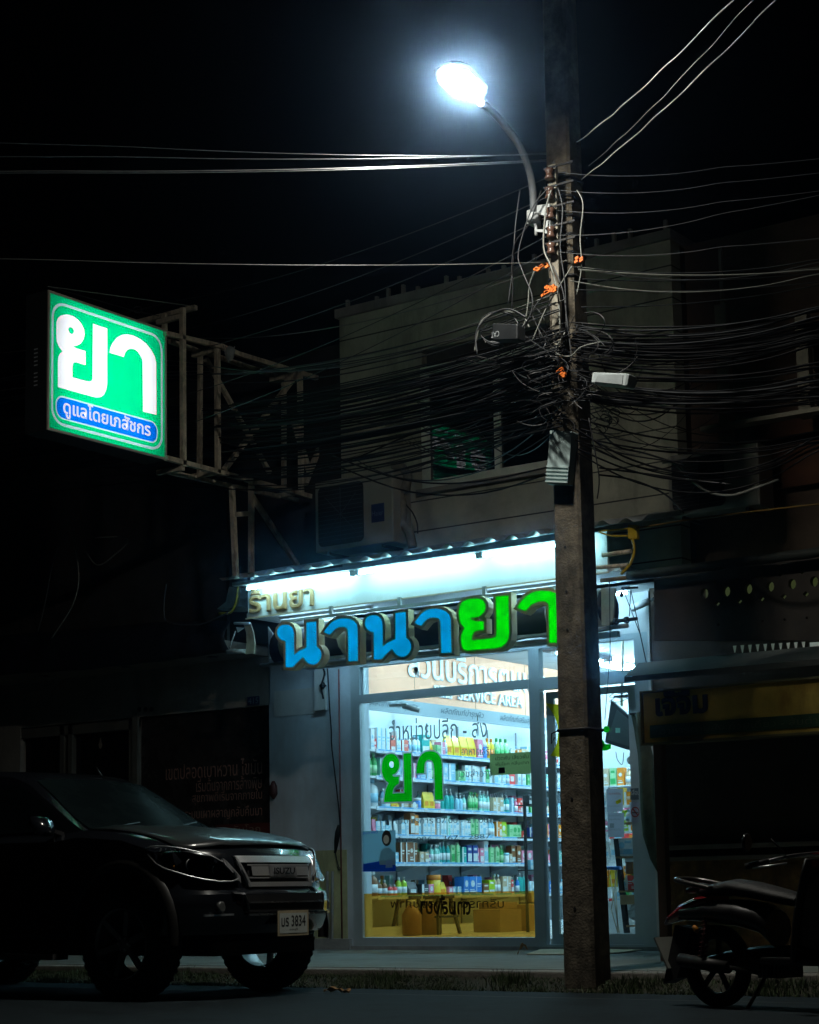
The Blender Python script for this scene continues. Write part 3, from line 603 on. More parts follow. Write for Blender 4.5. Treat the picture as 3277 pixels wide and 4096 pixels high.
inrack('pouch','y',780,1133,.12,.24,.12); inrack('jar','z',620,900,.16,.17); inrack('pouch','l',740,940,.13,.16)
box_('cardboard_box',cD(690,1320),.2,.3,.1,'small carton hanging low on the leaning display rack',flap=False)
# white plastic bag
import mathutils
g=MB(); rows=[]
for i in range(9):
    th=math.pi*i/8; r_=[]
    for j in range(18):
        ph=2*math.pi*j/18; k=1+.13*math.sin(3*ph+i)+.1*math.sin(7*ph+2*i)+rnd.uniform(-.03,.03)
        r_.append(Vector((.17*math.sin(th)*math.cos(ph)*k,.13*math.sin(th)*math.sin(ph)*k,.125+(-.125*math.cos(th))*(1+.1*math.sin(4*ph)))))
    rows.append(r_)
g.grid(rows,sm=False,closed=True); o=g.build('plastic_bag',mat('bag_film',(.62,.70,.74),.3,0,.1,8,trans=.1),local=True); o.location=cD(715,1600)+Vector((0,.12,.012)); tag(o,'bulging white plastic bag on the lowest board behind the sliding door','bag')
# folding stool with blue bar
t=thing('folding_stool',(-9.95,17.4,ZI),'folding stool with blue top bar and crossed metal legs beside the pole edge','stool')
cS=CR(2350,3250,3.5925,'y',17.3)
MB().tube([cS(250,800),cS(478,800)],.02,8).build('blue_bar',gmat('b'),t)
for a,b2 in (((430,820),(345,1400)),((345,1400),(440,1735)),((400,830),(440,1735)),((330,900),(460,1735))): MB().tube([cS(*a),cS(*b2)],.006,5).build('leg',M['steel'],t)
# goods stack at left of rack (yellow/white boxes) on a low cabinet
t=thing('low_cabinet',(-10.05,18.6,ZI),'low white cabinet stacked with small boxes just right of the pole','cabinet')
MB().box(-10.4,-9.75,18.4,18.9,ZI,.6).build('body',M['shelf'],t); MB().box(-10.42,-9.73,18.38,18.92,.6,.62).build('top',M['shelf'],t)
for j in range(14):
    put('box',rnd.choice('yywolrG'),.1,.13,-10.3+(j%5)*.115,18.5+(j//5)*.12,.621+(.0 if j<10 else .131),'on the low white cabinet',rz=-R(90))
# wall goods at back
t=thing('back_shelving',(-11.2,23.3,ZI),'white shelving across the back wall of the pharmacy','shelving')
MB().box(-13.3,-9.0,23.5,23.55,ZI,2.6).build('back_panel',MATS['shelf_back'],t)
for z in (.6,1.0,1.4,1.8,2.2): MB().box(-13.3,-9.0,23.15,23.5,z-.02,z).build('shelf',M['shelf'],t)
for i,z in enumerate((.6,1.0,1.4,1.8,2.2)):
    x=-13.2
    while x<-11.2:
        w_=rnd.choice([.08,.1,.13]); put(rnd.choice(['box','box','bottle']),rnd.choice('wwBrobnyGpe'),w_,rnd.choice([.14,.2,.25]),x,23.27,z+.001,f'on the back wall shelving, {["lowest","second","third","fourth","top"][i]} board',rz=-R(90)); x+=w_*1.2
# counter display near back right seen through the door
t=thing('sales_counter',(-11.7,21.4,ZI),'white sales counter in the back of the pharmacy behind the door','counter')
MB().box(-12.4,-11.1,21.2,21.8,ZI,1.15).build('body',M['shelf'],t); MB().box(-12.45,-11.05,21.15,21.85,1.15,1.19).build('top',M['shelf'],t)
for j in range(12): put('box',rnd.choice('bwBoegr'),.11,rnd.choice([.15,.25,.3]),-12.3+j*.11,21.35,1.191,'on the sales counter',rz=-R(90))
put('box','g',.2,.25,-11.2,21.25,1.191,'on the sales counter',rz=-1.2)
xa,xb=P(1262,1700,'y',19.2).x,P(1352,1700,'y',19.2).x
t=thing('open_shelving',((xa+xb)/2,19.2,ZI),'open white shelf unit facing the door, packed with coloured boxes','shelving')
for x in (xa,xb): MB().box(x-.012,x+.012,19.1,19.4,ZI,1.95).build('side_panel',M['shelf'],t)
for i,z in enumerate((.45,.78,1.10,1.42,1.72)):
    MB().box(xa+.012,xb-.012,19.1,19.4,z-.02,z).build('shelf',M['shelf'],t)
    x=xa+.06
    while x<xb-.05:
        w_=rnd.choice([.06,.08,.1]); put(rnd.choice(['box','box','bottle','pouch']),rnd.choice('wboyBrlgpwow'),w_,rnd.choice([.15,.2,.24]),x+w_/2,19.18,z+.001,f'on the open shelf unit behind the door, {["lowest","second","third","fourth","top"][i]} board',rz=-R(90)); x+=w_*1.12
# hanging monitor and router shelf
cM=CR(2300,2200,1.7656,'y',17.7)
t=thing('monitor',cM(310,1240),'dark grey wall monitor tilted down, hung from the ceiling behind the door glass','monitor')
q=[cM(*p) for p in ((255,1060),(418,1205),(412,1425),(212,1360))]
MB().prism(q,(0,.05,0)).build('casing',M['screen'],t,bevel=.004)
q2=[cM(*p)+Vector((0,-.012,0)) for p in ((300,1130),(400,1215),(395,1390),(232,1340))]; MB().prism(q2,(0,.012,0)).build('rear_panel',mat('monitor_back',(.10,.12,.13),.4,0,.1,5),t)
q3=[cM(*p)+Vector((0,-.015,0)) for p in ((292,1258),(325,1258),(325,1292),(292,1292))]; MB().sheet(q3).build('badge',gmat('a'),t,recalc=False)
MB().tube([cM(330,1100),cM(330,1100)+Vector((0,.1,.9))],.015,6).build('bracket',M['steel'],t)
MB().tube(catmull([cM(290,1425),cM(300,1480),cM(335,1515),cM(345,1430)]),.004,4).build('lead',M['wire'],t)
t=thing('router',cM(330,1040),'two dark routers stacked on a bracket above the monitor','router')
for k,y in enumerate((1000,1035)): 
    c=cM(340,y); MB().box(c.x-.09,c.x+.09,17.65,17.78,c.z-.01,c.z+.012).build('router_body',M['screen'],t)
    MB().tube(catmull([c+Vector((-.09,0,0)),c+Vector((-.15,-.03,-.05)),c+Vector((0,-.06,-.06)),c+Vector((.1,-.05,-.02)),c+Vector((.09,0,.01))]),.004,4).build('router_lead',M['wire'],t)
# wall fan/camera globe
c=cM(405,1485); g=MB(); g.lathe([(.005,-.02),(.045,0),(.05,.03),(.02,.05)],c,12,(0,-1,0)); tag(g.build('wall_camera',M['white']),'round white dome camera on the inner wall below the monitor','camera')
# CCTV outside header
c=PF(2300+460/1.7656,2200+385/1.7656,'y',YF-.15); t=thing('security_camera',c,'pale bullet security camera under the canopy at the right','camera')
MB().tube([c+Vector((-.1,0,-.03)),c+Vector((.08,.05,.03))],.038,10).build('casing',M['white'],t); MB().bar(c+Vector((.08,.05,.03)),c+Vector((.16,.15,.1)),.03).build('arm',M['white'],t)
# drooping banner at right edge
cB=CR(2350,2600,1.6585,'y',16.62)
L_=[(288,418),(300,520),(325,700),(340,880),(355,1050),(380,1230),(430,1390),(487,1500)]; Rr=[(372,418),(378,520),(430,700),(445,880),(460,1050),(480,1230),(490,1390),(497,1500)]
g=MB(); rows=[]
for i,(l,r_) in enumerate(zip(L_,Rr)):
    a=cB(*l);b2=cB(*r_); rows.append([a.lerp(b2,k/8)+Vector((0,.04*math.sin(k*.9+i*.8),0)) for k in range(9)])
g.grid(rows,sm=True)
bn=g.build('hanging_banner',mat('banner_cloth',(.10,.14,.11),.7,0,.5,5,stain=(.01,.05,.03),stscale=4),solid=.004); tag(bn,'dark green advertising banner sagging down the right side of the door','banner')
MB().tube([cB(285,425),cB(375,415)],.012,6).build('banner_pole',M['black'],bn)
# ================================================================ CANOPY, FASCIA, TUBES
C=thing('canopy',(-10.95,15.6,3.8),'corrugated canopy with glowing white fascia above the pharmacy','canopy')
g=MB(); rows=[]
n=460; x0,x1=-13.28,-8.0
for y,z in ((15.18,4.165),(15.5,4.23),(YU-.01,4.42)):
    rows.append([Vector((x0+(x1-x0)*i/n, y, z+.033*max(-.45,math.sin((x0+(x1-x0)*i/n)*2*math.pi/.2525))+.006*math.sin(i*.11))) for i in range(n+1)])
g.grid(rows); g.build('roof_sheet',M['zinc'],C,solid=.004)
MB().box(-13.25,-8.72,15.62,15.66,3.79,4.19).build('fascia_board',mat('fascia_paint',(.74,.76,.76),.5,0,.08,2,stain=(.6,.6,.55),stscale=.6),C)
MB().box(-13.27,-8.70,15.60,15.615,3.775,3.79).build('fascia_edge',mat('edge_trim',(.45,.36,.25),.6,0,.3,8),C)
MB().box(-13.25,-13.21,15.66,YU,3.86,4.3).build('end_board',mat('soffit_paint',(.62,.66,.68),.6),C)
MB().box(-13.2,-8.75,15.3,15.36,4.10,4.14).build('purlin',M['zinc'],C)
fl=emis('outdoor_tube',(.40,.86,.95),46.0)
tp=[P(522,1243,'y',15.46),P(738,1212,'y',15.46),P(757,1209,'y',15.46),P(1003,1171,'y',15.46),P(1018,1168,'y',15.46),P(1242,1131,'y',15.46)]
zz=4.085
for k,(a,b2) in enumerate(((tp[0].x,tp[1].x),(tp[2].x,tp[3].x),(tp[4].x,tp[5].x))):
    t=thing('fluorescent_lamp',((a+b2)/2,15.46,zz),['left end fluorescent tube lighting the fascia above the tan lettering','middle fluorescent tube of three lighting the fascia','right fluorescent tube lighting the fascia, partly behind the pole'][k],'lamp')
    MB().tube([(a,15.46,zz),(b2,15.46,zz)],.016,8).build('glowing_tube',fl,t)
    MB().box(a-.03,b2+.03,15.45,15.48,zz+.03,zz+.055).build('batten',M['zinc'],t)
    for x in (a-.02,b2+.02): MB().box(x-.02,x+.02,15.44,15.49,zz-.02,zz+.035).build('lamp_holder',mat('holder',(.35,.4,.42),.4,.3),t)
# tan lettering
t=thing('shop_lettering',(-12.9,15.6,3.85),'small tan raised Thai lettering at the left end of the glowing fascia','lettering')
cT=CR(960,2340,5.0735,'y',15.6)
a=cT(175,625); b2=cT(1505,500)
text('letters','ร้านยา',M['gold'],Vector((a.x,15.618,3.825)),Vector((b2.x-a.x,0,0)),Vector((0,0,.295)),t,ext=.035,bold=.035)
su=emis('soffit_tube',(.42,.76,1.0),30.0)
su2=emis('added_rear_tube',(.40,.78,1.0),60.0)  # hidden second row of tubes, added to brighten the window frames and pillar
for k,(a,b2) in enumerate(((-13.0,-11.8),(-11.4,-10.2),(-10.1,-9.0))):
    t=thing('fluorescent_lamp',((a+b2)/2,16.5,3.73),['added unseen rear tube brightening the pale pillar','added unseen rear tube brightening the big window frame','added unseen rear tube brightening the sliding door frame'][k],'lamp')
    MB().tube([(a,16.5,3.72),(b2,16.5,3.72)],.014,8).build('glowing_tube',su2,t); MB().box(a-.03,b2+.03,16.48,16.52,3.745,3.797).build('batten',M['white'],t)
for k,(a,b2) in enumerate(((-12.95,-11.75),(-10.25,-9.05))):
    t=thing('fluorescent_lamp',((a+b2)/2,15.86,3.745),['left tube under the canopy soffit behind the blue letters','right tube under the canopy soffit, its end showing right of the pole'][k],'lamp')
    MB().tube([(a,15.86,3.745),(b2,15.86,3.745)],.014,8).build('glowing_tube',su,t); MB().box(a-.03,b2+.03,15.84,15.88,3.765,3.797).build('batten',M['white'],t)
# ---------------------------------------------------------------- channel letters
LB=thing('channel_letter_sign',(-10.9,15.5,3.2),'row of big illuminated channel letters, four blue and two green, below the fascia','sign')
YLt=15.45
cA=CR(1080,2440,4.3125,'y',YLt); cB2=CR(1430,2400,4.1071,'y',YLt); cC=CR(1800,2330,3.75,'y',YLt)
No=[(275,245),(330,255),(375,290),(405,340),(415,400),(418,560),(422,762),(500,700),(620,645),(622,400),(620,212),(700,200),(800,193),(803,400),(808,625),(850,660),(880,710),(892,765),(885,820),(855,880),(810,930),(760,950),(700,945),(640,915),(600,870),(568,820),(500,880),(440,940),(405,985),(340,995),(265,992),(265,800),(262,540),(210,530),(160,495),(125,445),(115,390),(125,330),(160,280),(215,250)]
Aa=[(920,385),(960,320),(1040,225),(1120,170),(1200,142),(1290,138),(1380,150),(1450,185),(1500,240),(1515,310),(1517,600),(1520,883),(1430,890),(1345,893),(1345,600),(1338,350),(1310,310),(1260,298),(1190,302),(1130,330),(1080,380),(1035,435),(1000,425)]
Ab=[(928,380),(970,315),(1040,225),(1110,170),(1190,142),(1290,135),(1380,148),(1450,180),(1510,235),(1535,310),(1540,600),(1550,868),(1460,873),(1370,880),(1365,600),(1355,350),(1330,310),(1270,293),(1200,298),(1140,325),(1090,378),(1045,435),(1005,418)]
Yo=[(385,235),(450,240),(500,265),(535,320),(540,370),(525,430),(490,480),(430,520),(360,535),(300,530),(345,560),(400,575),(510,577),(512,718),(430,725),(370,745),(340,790),(332,860),(450,850),(640,828),(680,810),(692,760),(690,500),(682,207),(780,198),(880,190),(885,500),(892,760),(880,850),(840,920),(780,970),(700,992),(500,1005),(250,1028),(205,1010),(175,960),(160,880),(162,800),(180,740),(212,685),(160,620),(135,540),(128,450),(140,360),(180,290),(250,250),(320,238)]
Ac=[(1003,378),(1050,300),(1120,220),(1200,160),(1290,125),(1400,117),(1500,125),(1580,150),(1650,210),(1680,300),(1690,500),(1695,900),(1600,908),(1488,915),(1480,600),(1475,350),(1460,310),(1420,292),(1350,290),(1270,315),(1210,350),(1160,410),(1125,432),(1060,410)]
bl=emis('blue_acrylic',(.0,.27,.60),1.0); gn=emis('green_acrylic',(.0,.68,.0),1.0)
for o_,c_ in ((bl,(.0,.03,.08)),(gn,(.0,.08,.0))):
    q_=o_.node_tree.nodes['Principled BSDF']; q_.inputs['Roughness'].default_value=.35
    for l_ in list(q_.inputs['Base Color'].links): o_.node_tree.links.remove(l_)
    q_.inputs['Base Color'].default_value=(*c_,1)
    tt=o_.node_tree; tcn=tt.nodes.new('ShaderNodeTexCoord'); nn_=tt.nodes.new('ShaderNodeTexNoise'); nn_.inputs['Scale'].default_value=7; nn_.inputs['Detail'].default_value=3; mm2=tt.nodes.new('ShaderNodeMapRange'); mm2.inputs[1].default_value=.3; mm2.inputs[2].default_value=.7; mm2.inputs[3].default_value=.78; mm2.inputs[4].default_value=1.14
    tt.links.new(tcn.outputs['Object'],nn_.inputs['Vector']); tt.links.new(nn_.outputs['Fac'],mm2.inputs[0]); tt.links.new(mm2.outputs[0],q_.inputs['Emission Strength'])
for k,(pts,cr,m_) in enumerate(((No,cA,bl),(Aa,cA,bl),([(x*.995,y*.99) for x,y in No],cB2,bl),(Ab,cB2,bl),(Yo,cC,gn),(Ac,cC,gn))):
    P3=[cr(*p) for p in pts]
    # rim: sheet-metal return round the face
    P3=offset(P3,-.005); rim=offset(P3,.033); back=[p+Vector((0,.10,0)) for p in rim]
    g=MB(); nn=len(rim); g.prism([p+Vector((0,.004,0)) for p in rim],(0,.10,0))
    lt=g.build('letter',M['bronze'],LB); 
    if k<4 : lt['label']='blue illuminated letter with bronze rim'
    else: lt['label']='bright green illuminated letter with bronze rim'
    f=MB().prism([p+Vector((0,.001,0)) for p in P3],(0,.002,0)); 
    f.build('letter_face',m_,lt)
for z,y in ((3.70,15.60),(3.18,15.60)): MB().bar((-12.75,y,z),(-8.95,y,z),.03,.03).build('rail',M['zinc'],LB)
for x,z0_,z1_ in ((-12.1,3.70,3.8),(-10.15,3.70,3.8),(-9.2,3.7,3.8),(-11.2,3.7,3.8)): MB().box(x,x+.04,15.59,15.62,z0_,z1_).build('hanger',M['zinc'],LB)
# ---------------------------------------------------------------- rolled awnings
def roll(name,x0,x1,y,z,r,m,label,sag=.03,lump=.02,seg=60,par=None):
    pts=[];rs=[]
    for i in range(seg+1):
        t_=i/seg; pts.append((x0+(x1-x0)*t_,y+rnd.uniform(-.01,.01),z-sag*math.sin(math.pi*t_)*1.0+rnd.uniform(-.006,.006))); rs.append(r*(1+lump*rnd.uniform(-2,2)))
    g=MB(); g.tube(pts,rs,14); o=g.build(name,m,par); return tag(o,label,'awning') if par is None else o
AW=thing('rolled_awning',(-11,16.0,3.3),'black and beige awning rolled up behind the big letters','awning')
roll('cloth_roll',-13.15,-8.95,16.05,3.49,.20,M['tarp'],'',par=AW,sag=.0)
for xa,xb in ((-13.0,-12.75),(-12.18,-11.95),(-11.55,-11.45),(-10.5,-10.3),(-9.55,-8.98)):
    q=roll('beige_patch',xa,xb,16.04,3.49,.207,M['canvas'],'',par=AW,sag=0,lump=.005,seg=5)
MB().tube([(-13.35,15.95,3.30),(-8.7,15.95,3.30)],.022,8).build('roller_bar',M['alu'],AW)
MB().box(-12.9,-8.96,16.2,16.26,3.24,3.3).build('lower_rail',M['alu'],AW)
# left end fittings: pale cloth and brackets
cL=CR(700,2300,1.9167,'y',15.7)
q=[cL(*p) for p in ((525,375),(575,365),(600,440),(612,520),(605,600),(540,608),(550,520),(545,440))]
MB().prism(q,(0,.02,0)).build('cloth_end',M['canvas'],AW); MB().tube([cL(400,590),cL(540,585)],.025,8).build('bar_end',M['alu'],AW)
MB().tube([cL(455,370),cL(575,370)],.014,8).build('arm',M['alu'],AW); MB().tube([cL(465,430),cL(415,570)],.007,6).build('tie_rod',M['alu'],AW); MB().prism([cL(*p) for p in ((470,400),(530,405),(480,440))],(0,.01,0)).build('gusset',M['alu'],AW)
# white post left end
MB().prism([CR(700,2300,1.9167,'y',16.2)(*p) for p in ((712,395),(748,450),(742,620),(722,640))],(0,.02,0)).build('side_cover',M['white'],AW)
# long dark awning over the neighbour at the left
cN=lambda x,y,Y=16.0: PF(x/1.2321,2300+y/1.2321,'y',Y)
g=MB(); rows=[]
top=[cN(0,300),cN(400,270),cN(800,232),cN(1130,228)]; bot=[cN(0,492),cN(400,468),cN(800,425),cN(1130,378)]
for i in range(31):
    t_=i/30*3; k=min(int(t_),2); u=t_-k; a=top[k].lerp(top[k+1],u); b2=bot[k].lerp(bot[k+1],u)
    rows.append([a.lerp(b2,j/6)+Vector((0,-.07*math.sin(math.pi*j/6)+.02*math.sin(i*1.3+j),0)) for j in range(7)])
g.grid(rows); o=g.build('furled_awning',M['tarp'],solid=.01); tag(o,'long dark blue awning furled above the unlit shop on the left','awning')
# yellow bent pipe left, yellow junction right
g=MB(); g.tube(catmull([cL(485,80),cL(478,150),cL(465,220),cL(440,275),(cL(410,292)),cL(340,295)]),.014,7); tag(g.build('yellow_conduit',M['yellow']),'bent yellow conduit at the left end of the canopy','pipe')
g=MB(); g.prism([cL(*p) for p in ((415,90),(500,95),(500,180),(480,235),(400,262),(320,262),(390,205),(400,150))],(0,.3,0)); tag(g.build('gutter_sheet',M['zinc']),'crumpled zinc gutter end beside the yellow conduit','gutter')
cj=CR(2200,900,1.5404,'y',15.3)
t=thing('junction_box',cj(500,1890),'yellow junction box on a yellow cable right of the pole','junction box')
q=[cj(*p) for p in ((478,1845),(535,1848),(535,1935),(480,1935))]; MB().prism(q,(0,.06,0)).build('body',M['yellow'],t,bevel=.008)
for pts in (((300,1885),(400,1878),(480,1870)),((300,1890),(380,1915),(480,1915)),((535,1868),(900,1810),(1300,1760),(1700,1715)),((510,1935),(520,2010),(495,2090),(440,2150))):
    MB().tube(catmull([cj(*p) for p in pts]),.014 if pts[0][0] in (510,) else .009,6).build('yellow_lead',M['yellow'] if pts[0][0]!=535 else mat('dark_yellow_lead',(.16,.09,.01),.7),t)  # the long lead to the right gets a darker, browner yellow
# grey conduits right of the pole
for k,(a,b2,r_,lb) in enumerate((((325,2035),(500,2010),.022,'upper grey pipe end sticking out right of the pole'),((205,2118-0),(480,2095),.02,'lower brown pipe running behind the dark roll'))):
    g=MB(); g.tube([cj(*a),cj(*b2)],r_,8); tag(g.build('pipe',M['steel']),lb,'pipe')
cr_=CR(2300,2200,1.7656,'y',15.7)
# dark roller awning on the right
o=roll('rolled_awning',cr_(380,180).x,-3.0,15.7,cr_(380,185).z,.045,mat('dark_canvas',(.025,.03,.025),.7,0,.3,4,.3,14),'dark green awning rolled tight above the neighbour shop on the right',sag=.0)
g=MB(); g.tube([cr_(185,215),cr_(385,195)],.02,8); tag(g.build('awning_shaft',M['wood']),'wooden awning shaft end with wound cord right of the pole','shaft')
t=thing('awning_pulley',cr_(360,490),'black awning crank tube with pulley cords in front of the lit wall','pulley')
MB().tube([cr_(275,505),cr_(440,485)],.018,8).build('crank_tube',M['black'],t); MB().lathe([(.03,-.02),(.035,0),(.03,.02)],cr_(365,495),10,(1,0,0)).build('wheel',M['black'],t); MB().lathe([(.03,-.02),(.035,0),(.03,.02)],cr_(290,505),10,(1,0,0)).build('wheel',M['black'],t)
MB().tube([cr_(330,270),cr_(445,265)],.012,6).build('upper_bar',M['black'],t); MB().lathe([(.01,-.02),(.025,0),(.01,.03)],cr_(330,318),8,(0,0,1)).build('bob',M['black'],t)
for a,b2 in (((340,275),(460,590)),((460,590),(520,870)),((385,470),(395,280)),((395,280),(520,860)),((245,220),(250,720)),((250,720),(212,1200))): MB().tube([cr_(*a),cr_(*b2)],.0045,4).build('cord',M['wire'],t)
cv=[cr_(*p) for p in ((185,270),(285,270),(270,490),(245,530),(188,535))]; MB().prism(cv,(0,.03,0)).build('canvas_end',M['canvas'],t)
# ================================================================ LEFT NEIGHBOUR
LN=thing('left_shophouse',(-18,YF,0),'unlit shophouse left of the pharmacy with dark shop windows','building')
cW=lambda x,y: PF(x/1.2321,2300+y/1.2321,'y',YF)
a=cW(1325,640); sx=a.x; ztop=a.z
xl0=cW(680,705).x; 
g=MB()
g.box(-26,sx+.02,YF,YF+.2,ztop,3.75); g.box(sx,-13.98,YF+.01,YF+.2,ZS,ztop) ; g.box(-26,cW(100,800).x,YF,YF+.2,ZS,ztop); g.box(xl0-.0,xl0+.01,YF+.05,YF+.2,ZS,ztop)
g.build('wall',M['greywall'],LN)
g=MB(); g.box(-26,-13.99,16.05,YF,3.545,3.66); g.build('soffit',mat('soffit_grey',(.20,.17,.14),.8,0,.3,3),LN)
g=MB(); 
for x in (-14.5,-15.9,-17.3): g.lathe([(.06,0),(.07,.006),(.05,.01)],(x,16.45,3.538),12)
g.build('downlight',M['black'],LN)
g=MB(); g.box(-26,-13.99,16.12,16.17,3.66,6.0); g.box(-26,-12.47,16.55,16.7,3.66,7.0)
g.build('upper_wall',mat('dark_shutter',(.035,.033,.03),.8,0,.5,5,.4,8),LN)
# frames
xd0,xd1=cW(320,760).x,cW(655,760).x; xm=cW(310,760).x
g=MB(); zt_=ztop-.02
for x in (cW(295,800).x,cW(335,800).x,cW(635,760).x): g.box(x-.02,x+.05,YF+.02,YF+.1,ZS,zt_)
g.box(xl0-.09,xl0+.0,YF-.01,YF+.12,ZS,zt_+.1); g.box(cW(100,800).x,xl0,YF+.02,YF+.1,zt_-.12,zt_); g.build('door_frame',mat('dull_aluminium',(.16,.16,.14),.5,.3,.2,6),LN)
o=MB().box(cW(100,800).x,xl0-.1,YF+.1,YF+.105,ZS,zt_-.1).build('door_glass',glassmat('unlit_glass',(.03,.03,.03),op=.5,opc=(.01,.01,.01)),LN)
wp=MB().box(xl0+.01,sx,YF+.05,YF+.056,ZS,ztop).build('shop_window',mat('window_film',(.028,.024,.02),.25,0,.4,4),LN)
rt=mat('faded_red_letter',(.34,.20,.17),.6)
for s,xa,xb,yy,h in (('เขตปลอดเบาหวาน ไขมัน',805,1280,985,.2),('เริ่มต้นจากการล้างพิษ',955,1280,1055,.16),('สุขภาพดีเริ่มจากภายใน',935,1280,1122,.16),('ระบบเผาผลาญกลับคืนมา',900,1280,1200,.15)):
    p=cW(xa,yy);q=cW(xb,yy-5); text('lettering',s,rt,Vector((p.x,YF+.045,q.z)),Vector((q.x-p.x,0,0)),Vector((0,0,h)),wp,ext=0)
p=PF(862,3300,'y',YF+.046); q=PF(1075,3370,'y',YF+.046)
MB().box(p.x,sx-.01,YF+.044,YF+.048,p.z-.35,p.z).build('red_strip',mat('red_strip',(.10,.015,.01),.5),wp); text('lettering','วันโลก',mat('pale_letter',(.25,.22,.18),.6),Vector((p.x+.28,YF+.04,p.z-.12)),Vector((.42,0,0)),Vector((0,0,.11)),wp,ext=0)
# emblem on the door glass
g=MB(); c=cW(495,830); g.sheet([c+Vector((.035*math.sin(a)*(1 if math.cos(a)<0 else .5),.0,.07*math.cos(a))) for a in [i*.45 for i in range(14)]]); g.build('emblem',mat('pale_letter',(.25,.22,.18),.6),LN,recalc=False)
# three vent holes
g=MB(); 
for x in (690,720,750): g.lathe([(.03,0),(.03,.01)],cW(x,663)+Vector((0,-.005,0)),10,(0,-1,0))
g.build('vent_hole',M['black'],LN)
# house number plate
c=cW(1252,620); t=thing('number_plate',c,'small dark blue house number plate above the dark shop window','number plate')
MB().box(c.x-.09,c.x+.09,YF-.012,YF-.004,c.z-.05,c.z+.05).build('plate',mat('blue_enamel',(.02,.03,.10),.4,0,.1,5),t); text('number','415',mat('enamel_white',(.3,.35,.4),.4),Vector((c.x-.075,YF-.014,c.z-.035)),Vector((.15,0,0)),Vector((0,0,.07)),t,ext=0)
# small red thing on the pillar corner
c=PF(1348/1.2321,2900+315/1.2321,'y',YF-.03); g=MB(); g.lathe([(.01,-.12),(.05,-.06),(.045,.03),(.015,.09)],c,8); tag(g.build('hanging_charm',mat('charm_red',(.05,.010,.008),.7)),'little dark red charm hanging at the pillar corner','charm')
# cables & rope down the pillar
for pts,r_,lb,mm in (([(605,2470-2300+0),(0,0)],0,0,0),):
    pass
cp=CR(600,3300,2.15625,'y',YF-.03); cq=CR(700,2300,1.9167,'y',YF-.03)
g=MB(); g.tube(catmull([cq(1165,680),cq(1175,800),cq(1185,1000),cq(1200,1200),cq(1205,1340),cp(1640,0),cp(1590,240)]),.008,5); tag(g.build('hanging_cable',M['wire']),'black cable hanging straight down the pale pillar','cable')
g=MB(); g.tube([cp(1628,0),cp(1620,60),cp(1612,140),cp(1600,240)],[.012,.03,.03,.01],7); g.tube(catmull([cp(1600,240),cp(1612,300),cp(1625,350),cp(1640,380),cp(1630,390),cp(1618,360)]),.006,5); tag(g.build('rope_coil',M['wire']),'bundle of black rope hanging on the pale pillar','rope')
g=MB(); g.tube(catmull([cq(1130,690),cq(1148,760),cq(1125,850),cq(1140,950)]),.012,6); g.lathe([(.01,-.04),(.045,0),(.02,.04)],cq(1135,850),7); tag(g.build('knotted_rope',M['wire']),'knotted dark cord beside the little hatch on the pillar','cord')
for k,(xa,xb) in enumerate(((1575,1590),(1530,1560))):
    g=MB(); g.bar(cp(xa,400),cp(xb-20,1000),.03,.02); tag(g.build('downpipe',mat('pipe_grey',(.30,.31,.31),.5)),('thicker' if k else 'thinner')+' grey conduit at the foot of the pale pillar','pipe')
# ================================================================ RIGHT NEIGHBOUR
RN=thing('right_shophouse',(-5,YF,0),'dark neighbouring shophouse on the right with brown walls','building')
g=MB(); g.box(-8.93,2,YF,YF+.2,ZS,3.8); g.build('wall',M['brown'],RN)
xq=P(1400,1700,'y',15.3).x; xv=P(1425,1300,'y',15.9).x
g=MB(); g.box(xq,2,15.3,15.5,ZS,2.3); g.build('front_wall',M['dark'],RN)
cQ=CR(2200,3000,1.6017,'y',15.2)
a=cQ(740,715); 
g=MB(); g.box(a.x,2,15.19,15.29,ZS,a.z); g.build('tiled_dado',mat('ochre_tiles',(.22,.13,.045),.5,0,.6,9,.2,30,stain=(.08,.05,.03),stscale=5),RN)
g=MB(); g.box(a.x-.05,2,15.12,15.29,a.z,a.z+.035); g.box(a.x-.05,2,15.16,15.29,a.z+.10,a.z+.14); g.build('ledge',mat('ledge_paint',(.22,.20,.18),.6,0,.2,6),RN)
g=MB(); g.box(-8.24,2,YU+.25,YU+.45,3.6,7.2); g.build('upper_wall',M['brown'],RN)
mm_=mat('pale_post',(.26,.24,.18),.6,0,.3,6)
g=MB()
for x,y0_,y1_ in ((1535,640,1000),(1700,660,880)):
    c=P(x,y1_,'y',YU-.1); c2=P(x,y0_,'y',YU-.1); g.box(c.x-.06,c.x+.06,YU-.15,YU-.05,c.z,c2.z)
c=P(1515,520,'y',YU); g.box(c.x-.015,c.x+.015,YU,YU+.03,6,c.z)
g.build('window_post',mm_,RN)
g=MB(); c=P(1600,880,'y',YU-.3); g.box(c.x-.6,c.x+3,YU-.35,YU-.2,c.z-.04,c.z); g.build('ledge',mm_,RN)
c=P(1600,960,'y',16.45); g=MB(); g.box(c.x,c.x+2.2,16.45,16.5,c.z-.35,c.z+.35); g.build('rust_panel',mat('rust_panel',(.08,.03,.012),.8,0,.5,3),RN)
